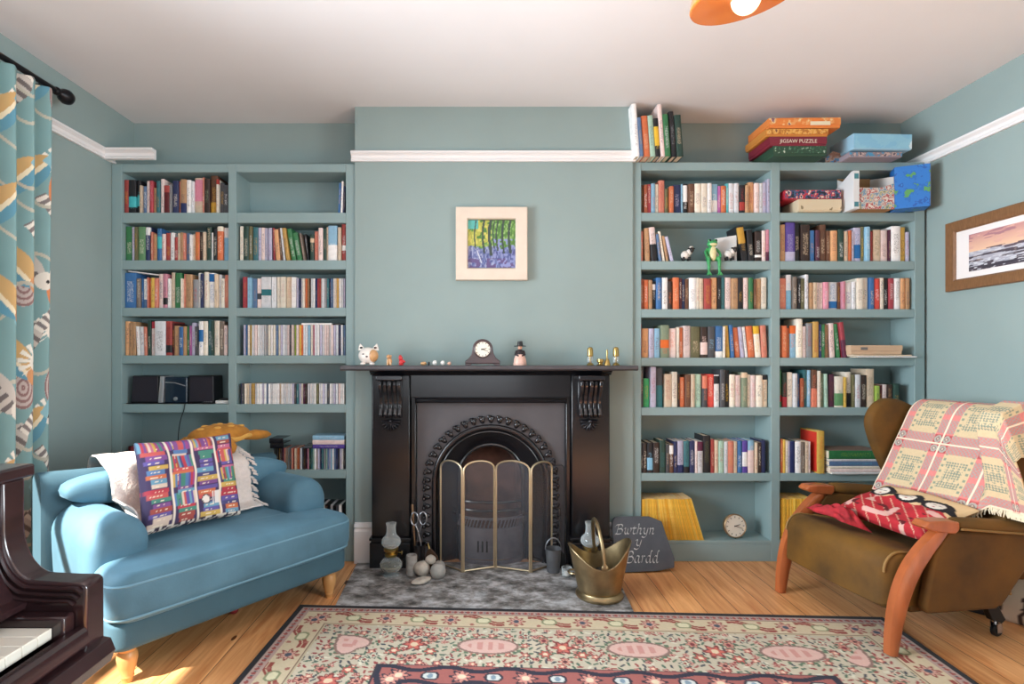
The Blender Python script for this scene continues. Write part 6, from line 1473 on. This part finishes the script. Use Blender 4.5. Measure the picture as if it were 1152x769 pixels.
pc = thing('framed_painting', 'small bluebell wood painting in a cream frame above the fireplace', 'painting', ((fr0 + fr1) / 2, CHY - .001, (fz0 + fz1) / 2))
hw, hh2 = (fr1 - fr0) / 2, (fz1 - fz0) / 2; iw = hw * .665
fm = MB()
prof_ = [(hw, 0), (hw, -.034), (hw - .004, -.038), (iw + .006, -.036), (iw, -.028), (iw, 0)]
rings_ = []
for sx, sz in ((-1, -1), (1, -1), (1, 1), (-1, 1), (-1, -1)): rings_.append([(sx * r, y, sz * (r + hh2 - hw)) for r, y in prof_])
fm.rings(rings_, False, False).build('frame', m_cream, pc, smooth=False)
u, v = np.meshgrid(np.linspace(0, 1, 90), np.linspace(0, 1, 90))
grid_mesh('canvas', np.stack([(u - .5) * 2 * iw, np.full_like(u, -.018), (v - .5) * 2 * iw], -1), wood_glade(u, v), m_paint, pc)
def shore(U, V):
    img = np.zeros(U.shape + (3,), np.float32); n = vnoise(U * 9, V * 26, 3); n2 = vnoise(U * 26, V * 60, 6)
    t_ = np.clip((V - .5) / .5, 0, 1)[..., None]; img[:] = C('e8c0a0') * (1 - t_) + C('c08a88') * t_; paint(img, (V > .6) & (n > .66), 'd8a898'); paint(img, (V > .8) & (n < .35), 'a87880')
    sea = V < .52; paint(img, sea, 'a8a8b4'); paint(img, sea & (n2 > .6), 'c8c8ce'); paint(img, (V < .56) & (V > .46) & (n > .42) & (U > .2), '5a4c56')
    paint(img, (V < .42) & (n > .46), '4a424c'); paint(img, (V < .42) & (n > .46) & (n2 > .7), '8a7a78'); paint(img, (V < .25) & (n2 > .72), 'cfd2d8'); paint(img, (V < .12) & (n < .6), '3a3640')
    return img
m_oak = mat('brown_oak_frame', '7a5636', .5, var=(30, .2), stretch=(1, 8, 1)); m_mount = mat('white_mount', 'e9e4e2', .7)
sc_ = thing('framed_seascape', 'seascape print in a brown wooden frame on the wall above the armchair', 'picture', (XR - .001, -.56, 1.787))
HW_, HH_, bw = .407, .194, .062
prof_ = [(0, 0), (0, -.022), (.004, -.026), (bw - .008, -.024), (bw, -.016), (bw, 0)]
rings_ = [[(y, sy * (HW_ - r), sz * (HH_ - r)) for r, y in prof_] for sy, sz in ((-1, -1), (1, -1), (1, 1), (-1, 1), (-1, -1))]
MB().rings(rings_, False, False).build('frame', m_oak, sc_, smooth=False)
MB().box(-.012, -.009, -HW_ + bw, HW_ - bw, -HH_ + bw, HH_ - bw).build('mount', m_mount, sc_, smooth=False)
grid_mesh('print', np.stack([np.full_like(u, -.0135), .264 - u * .528, (v - .5) * .2], -1), shore(u, v), m_paint, sc_)

# ------------------------------------------------------------------ pendant lamp
PL = P(838, -14, 1.62)
pl = thing('pendant_lamp', 'amber glass pendant lamp hanging lit from the ceiling', 'lamp', PL)
m_amber = mat('amber_shade', 'd97a2c', .25, coat=.5); m_amber_in = mat('amber_shade_inside', 'e89a4a', .4)
tilt = R(math.radians(-9), 'Y') @ R(math.radians(6), 'X')
po = [(.155, -.03), (.157, -.026), (.15, .0), (.128, .035), (.09, .06), (.045, .075), (.02, .08)]
pi_ = [(r - .003, z - .001) for r, z in po[::-1]]
MB().lathe(po + pi_, 48, M=tilt).build('shade', m_amber, pl)
m_bulb, ntb, bb0 = nodes_of('lit_bulb'); bb0.inputs['Emission Color'].default_value = (1, .80, .42, 1); bb0.inputs['Emission Strength'].default_value = 1.1; bb0.inputs['Base Color'].default_value = (1, .9, .7, 1)
MB().ell((.0, 0, -.03), .042, .042, .045, 20, 14, M=tilt).lathe([(.014, .0), (.016, .03), (.0, .031)], 14, M=tilt).build('bulb', m_bulb, pl)
MB().lathe([(.02, .03), (.022, .04), (.022, .09), (.014, .1), (.004, .105)], 18, M=tilt).build('lamp_holder', m_brass, pl)
MB().tube([(.0, 0, .1), (0, 0, H - PL.z - .02)], .0035, 8).build('flex', m_blackp, pl)
MB().lathe([(0, 0), (.045, 0), (.05, -.012), (.03, -.03), (0, -.032)][::-1], 20, c=(0, 0, H - PL.z)).build('ceiling_rose', m_white, pl)
# small dark red ball under the sofa
tag(MB().ell((0, 0, .022), .022, .022, .022, 16, 10).tube([(.022 * math.cos(2 * PI * i / 24), .022 * math.sin(2 * PI * i / 24), .022) for i in range(25)], .0012, 5, False).build('small_ball', mat('dark_red_rubber', '7a2028', .5), loc=tuple(P(263, 690, 2.62).xy) + (.0005,)), 'small dark red ball on the floor under the sofa front', 'ball')
